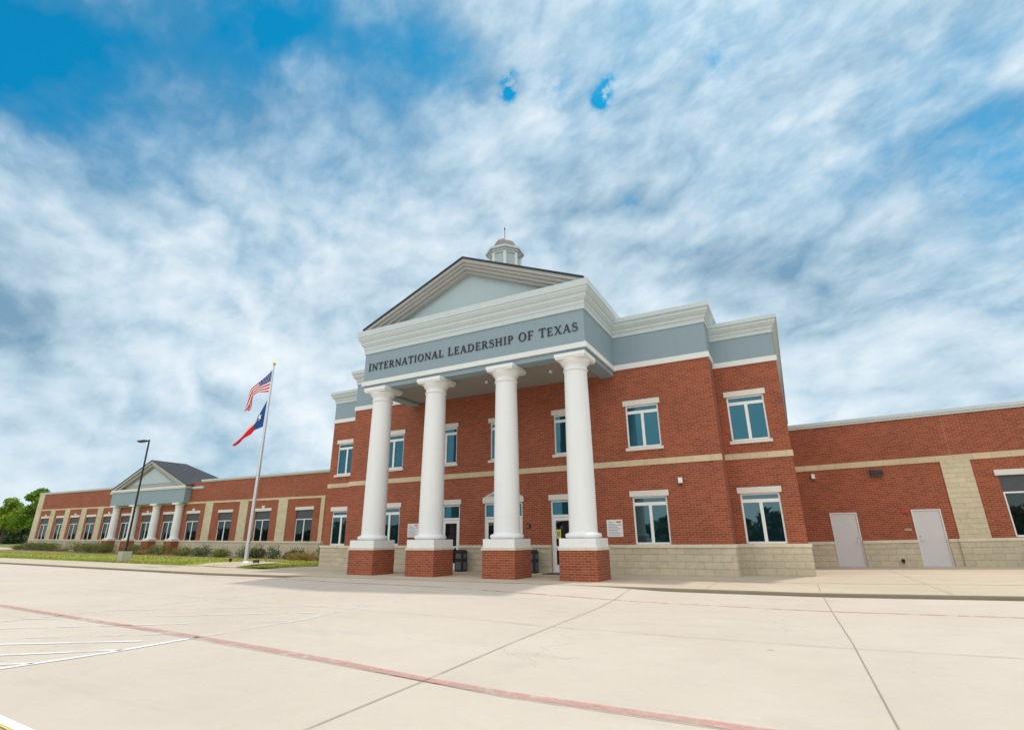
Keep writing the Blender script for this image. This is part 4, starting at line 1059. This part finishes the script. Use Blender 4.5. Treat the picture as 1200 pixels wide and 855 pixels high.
# shrubs in the planting bed
def leaf_cloud(mb, c, rad, n, size, rnd, shell=.55, up=.3):
    for _ in range(n):
        while True:
            p = Vector((rnd.uniform(-1, 1), rnd.uniform(-1, 1), rnd.uniform(-1, 1)))
            if .05 < p.length <= 1: break
        p *= (shell + (1 - shell) * rnd.random()) / max(p.length, .3) if rnd.random() < .75 else 1
        if p.length > 1.15: p.normalize()
        q = Vector(c) + Vector((p.x * rad[0], p.y * rad[1], p.z * rad[2]))
        s_ = size * rnd.uniform(.6, 1.3)
        nrm = Vector((p.x + rnd.gauss(0, .6), p.y + rnd.gauss(0, .6), p.z + up + rnd.gauss(0, .6)))
        if nrm.length < .01: nrm = Vector((0, 0, 1))
        nrm.normalize(); a = nrm.orthogonal().normalized(); a.rotate(Matrix.Rotation(rnd.random() * 6.28, 3, nrm)); b_ = nrm.cross(a)
        mb.face([q - a * s_, q - b_ * s_ * .5, q + a * s_, q + b_ * s_ * .5])
def shrub(x, y, w_, h, label, m, seed, dry=False, cat='shrub', spiky=False):
    rnd = random.Random(seed); z0 = zs(x) + .02
    if dry:
        b = MB()
        for _ in range(190):
            a = rnd.random() * 6.28; r = w_ * .28 * math.sqrt(rnd.random()); hh = h * rnd.uniform(.35, 1.15) * (1.1 - .5 * abs(r / (w_ * .28))); lean = rnd.uniform(.1, 1.0) * h * (.3 + r / (w_ * .28))
            bx, by = r * math.cos(a), r * math.sin(a) * .7; tx_, ty = bx + lean * math.cos(a), by + lean * math.sin(a)
            wd = .012; b.face([(bx - wd, by, 0), (bx + wd, by, 0), ((bx + tx_) / 2 + wd, (by + ty) / 2, hh * .75), (tx_, ty, hh), ((bx + tx_) / 2 - wd, (by + ty) / 2, hh * .75)])
        o = b.build('ornamental_grass', m, None); o.location = (x, y, z0); return tag(o, label, 'ornamental grass', 'plants along the wing')
    o = tag(empty('shrub', (x, y, z0)), label, cat, 'plants along the wing')
    st = MB()
    for _ in range(6):
        a = rnd.random() * 6.28; st.tube([(0, 0, -.05), (.25 * w_ * math.cos(a), .25 * w_ * math.sin(a), h * .55)], [.015, .006], 5)
    st.build('stem', M_bark, o)
    b = MB(); k = rnd.randint(5, 8)
    for i in range(k):
        cx_ = (i / (k - 1) - .5) * w_ * .72; hh = h * rnd.uniform(.72, 1.05)
        leaf_cloud(b, (cx_, rnd.uniform(-.18, .18) * w_ * .5, hh * .5), (w_ * .26, w_ * .26 if w_ < 1.6 else .5, hh * .52), 250 if not spiky else 110, .055 if not spiky else .06, rnd)
    for _ in range(40):
        a = rnd.random() * 6.28; r = w_ * .4 * math.sqrt(rnd.random()); q = Vector((r * math.cos(a), r * math.sin(a) * .6, h * rnd.uniform(.7, 1.12)))
        b.face([q, q + Vector((.03, 0, .03)), q + Vector((rnd.uniform(-.05, .05), 0, .12)), q + Vector((-.03, 0, .03))])
    b.build('foliage', m, o)
    return o
PL = [(-78.9, 29.2, 1.5, .50, 0, 'low dark shrub at the far corner of the wing'), (-75.2, 28.7, 2.6, .72, 0, 'wide green shrub below the farthest wing windows'), (-71.8, 28.6, 2.2, .78, 0, 'rounded shrub between the far limestone pilasters'),
      (-69.0, 28.3, 2.2, .66, 0, 'low green shrub just left of the bare bed'), (-62.6, 27.8, 2.6, .86, 0, 'broad yellow green shrub left of the porch columns'), (-59.6, 27.5, 2.4, .80, 0, 'broad yellow green shrub at the first porch column'),
      (-56.6, 27.2, 2.0, .74, 0, 'yellow green shrub half behind the lamp footing'), (-51.6, 27.0, 2.2, .70, 0, 'pale green shrub between the porch pedestals'), (-46.9, 26.6, 1.7, .82, 0, 'tall rounded shrub under the last porch column'),
      (-43.3, 26.3, 1.55, .56, 0, 'low green mound right of the porch'), (-40.9, 26.3, 1.4, .62, 1, 'dark loose shrub beneath the third wing window'), (-38.4, 26.2, 1.3, .52, 0, 'small yellow green shrub left of the pale bush'),
      (-35.0, 26.2, 1.9, .64, 1, 'dark spreading shrub left of the flagpole'), (-32.6, 26.2, .9, .64, 1, 'dark upright shrub right behind the flagpole'), (-31.6, 26.6, .62, .28, 1, 'tiny dark round shrub right of the flagpole'),
      (-30.4, 26.3, 1.2, .54, 1, 'dark shrub left of the tan grasses'), (-28.75, 27.2, 1.1, .80, 1, 'tall dark spiky shrub behind the tan grasses'), (-23.95, 26.4, 1.05, .86, 1, 'dark open shrub at the corner of the two-storey block')]
for i, (x, y, w_, h, k, lab) in enumerate(PL):
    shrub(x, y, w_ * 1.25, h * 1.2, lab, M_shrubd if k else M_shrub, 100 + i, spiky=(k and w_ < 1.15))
shrub(-34.9, 26.7, 1.2, .80, 'pale flowering bush above the dark shrubs left of the flagpole', M_shrubb, 300)
for i, (x, y, lab) in enumerate(((-29.6, 25.5, 'tan ornamental grass tuft, leftmost of the tan tufts'), (-28.3, 25.5, 'tan ornamental grass tuft in the middle of the tan tufts'), (-27.2, 25.6, 'tan ornamental grass tuft, rightmost of the tan tufts'), (-49.4, 26.5, 'tan ornamental grass tuft under the porch columns'), (-66.0, 27.8, 'tan ornamental grass tuft left of the broad porch shrubs'))):
    shrub(x, y, (1.15, .95, 1.3, 1.2, 1.2)[i], (.62, .78, .42, .5, .5)[i], lab, M_dry, 200 + i, dry=True)
shrub(-26.1, 25.9, 1.4, .38, 'low green shrub right of the tan grasses', M_shrub, 301)

# ------------------------------------------------------------------ trees
def tree(x, y, h, cr, label, m, seed, leaves=5200, size=.22, group=None, z0=None, low=.34):
    rnd = random.Random(seed); z0 = zs(x) - .3 if z0 is None else z0
    o = tag(empty('broadleaf_tree', (x, y, z0)), label, 'tree', group)
    t = MB(); t.tube([(0, 0, -.3), (.05, 0, h * .15), (-.05, .05, h * .35), (0, 0, h * .6)], [h * .032, h * .026, h * .020, h * .01], 9)
    lobes = []
    for i in range(13):
        a = rnd.random() * 6.28; rr = cr * rnd.uniform(.25, .78); hz = h * rnd.uniform(low, .86)
        rr *= (1.05 - .55 * abs(hz / h - .5) * 1.4)
        c = Vector((rr * math.cos(a), rr * math.sin(a), hz)); lobes.append(c)
        t.tube([(0, 0, h * rnd.uniform(.18, .4)), tuple(c * .55 + Vector((0, 0, h * .12))), tuple(c)], [h * .011, h * .007, h * .003], 6)
    lobes.append(Vector((0, 0, h * .86)))
    t.build('trunk', M_bark, o)
    b = MB()
    for c in lobes:
        r = cr * rnd.uniform(.30, .50)
        leaf_cloud(b, c, (r, r, r * .75), leaves // len(lobes), size, rnd, .6)
    b.build('crown', m, o)
    return o
tree(-118.6, 45, 10.0, 3.3, 'large green tree beside the far corner of the wing', M_leaf, 11, 5600, .26, z0=1.2)
tree(-129.5, 45, 8.6, 3.4, 'bright yellow green tree at the left edge', M_leafl, 12, 5000, .26, z0=1.2)
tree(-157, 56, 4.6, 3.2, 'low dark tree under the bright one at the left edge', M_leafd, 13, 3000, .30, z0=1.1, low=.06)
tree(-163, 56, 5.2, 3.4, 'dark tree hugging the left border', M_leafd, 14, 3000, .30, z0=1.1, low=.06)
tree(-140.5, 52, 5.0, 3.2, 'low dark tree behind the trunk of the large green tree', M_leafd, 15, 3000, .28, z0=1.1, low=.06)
tree(-190, 70, 7.0, 4.5, 'hazy mid green tree furthest back on the left', M_leaf, 16, 3000, .34, z0=1.1)
# wood across the road, behind the photographer: seen in the window panes
wd = MB(); rnd = random.Random(99)
for i in range(150):
    x = -420 + i * 3.4 + rnd.uniform(-1.5, 1.5); y = -58 + rnd.uniform(-6, 6); h = rnd.uniform(3.6, 6.0); r = rnd.uniform(3.0, 4.2)
    for k in range(4): leaf_cloud(wd, (x + rnd.uniform(-1.5, 1.5), y + rnd.uniform(-1.5, 1.5), h * (.12 + .22 * k)), (r * (1.1 - .15 * k), r, h * .24), 70, .85, rnd, .5)
tag(wd.build('woods', M_leafd), 'dark wood across the road reflected in the panes', 'woods', kind='stuff')
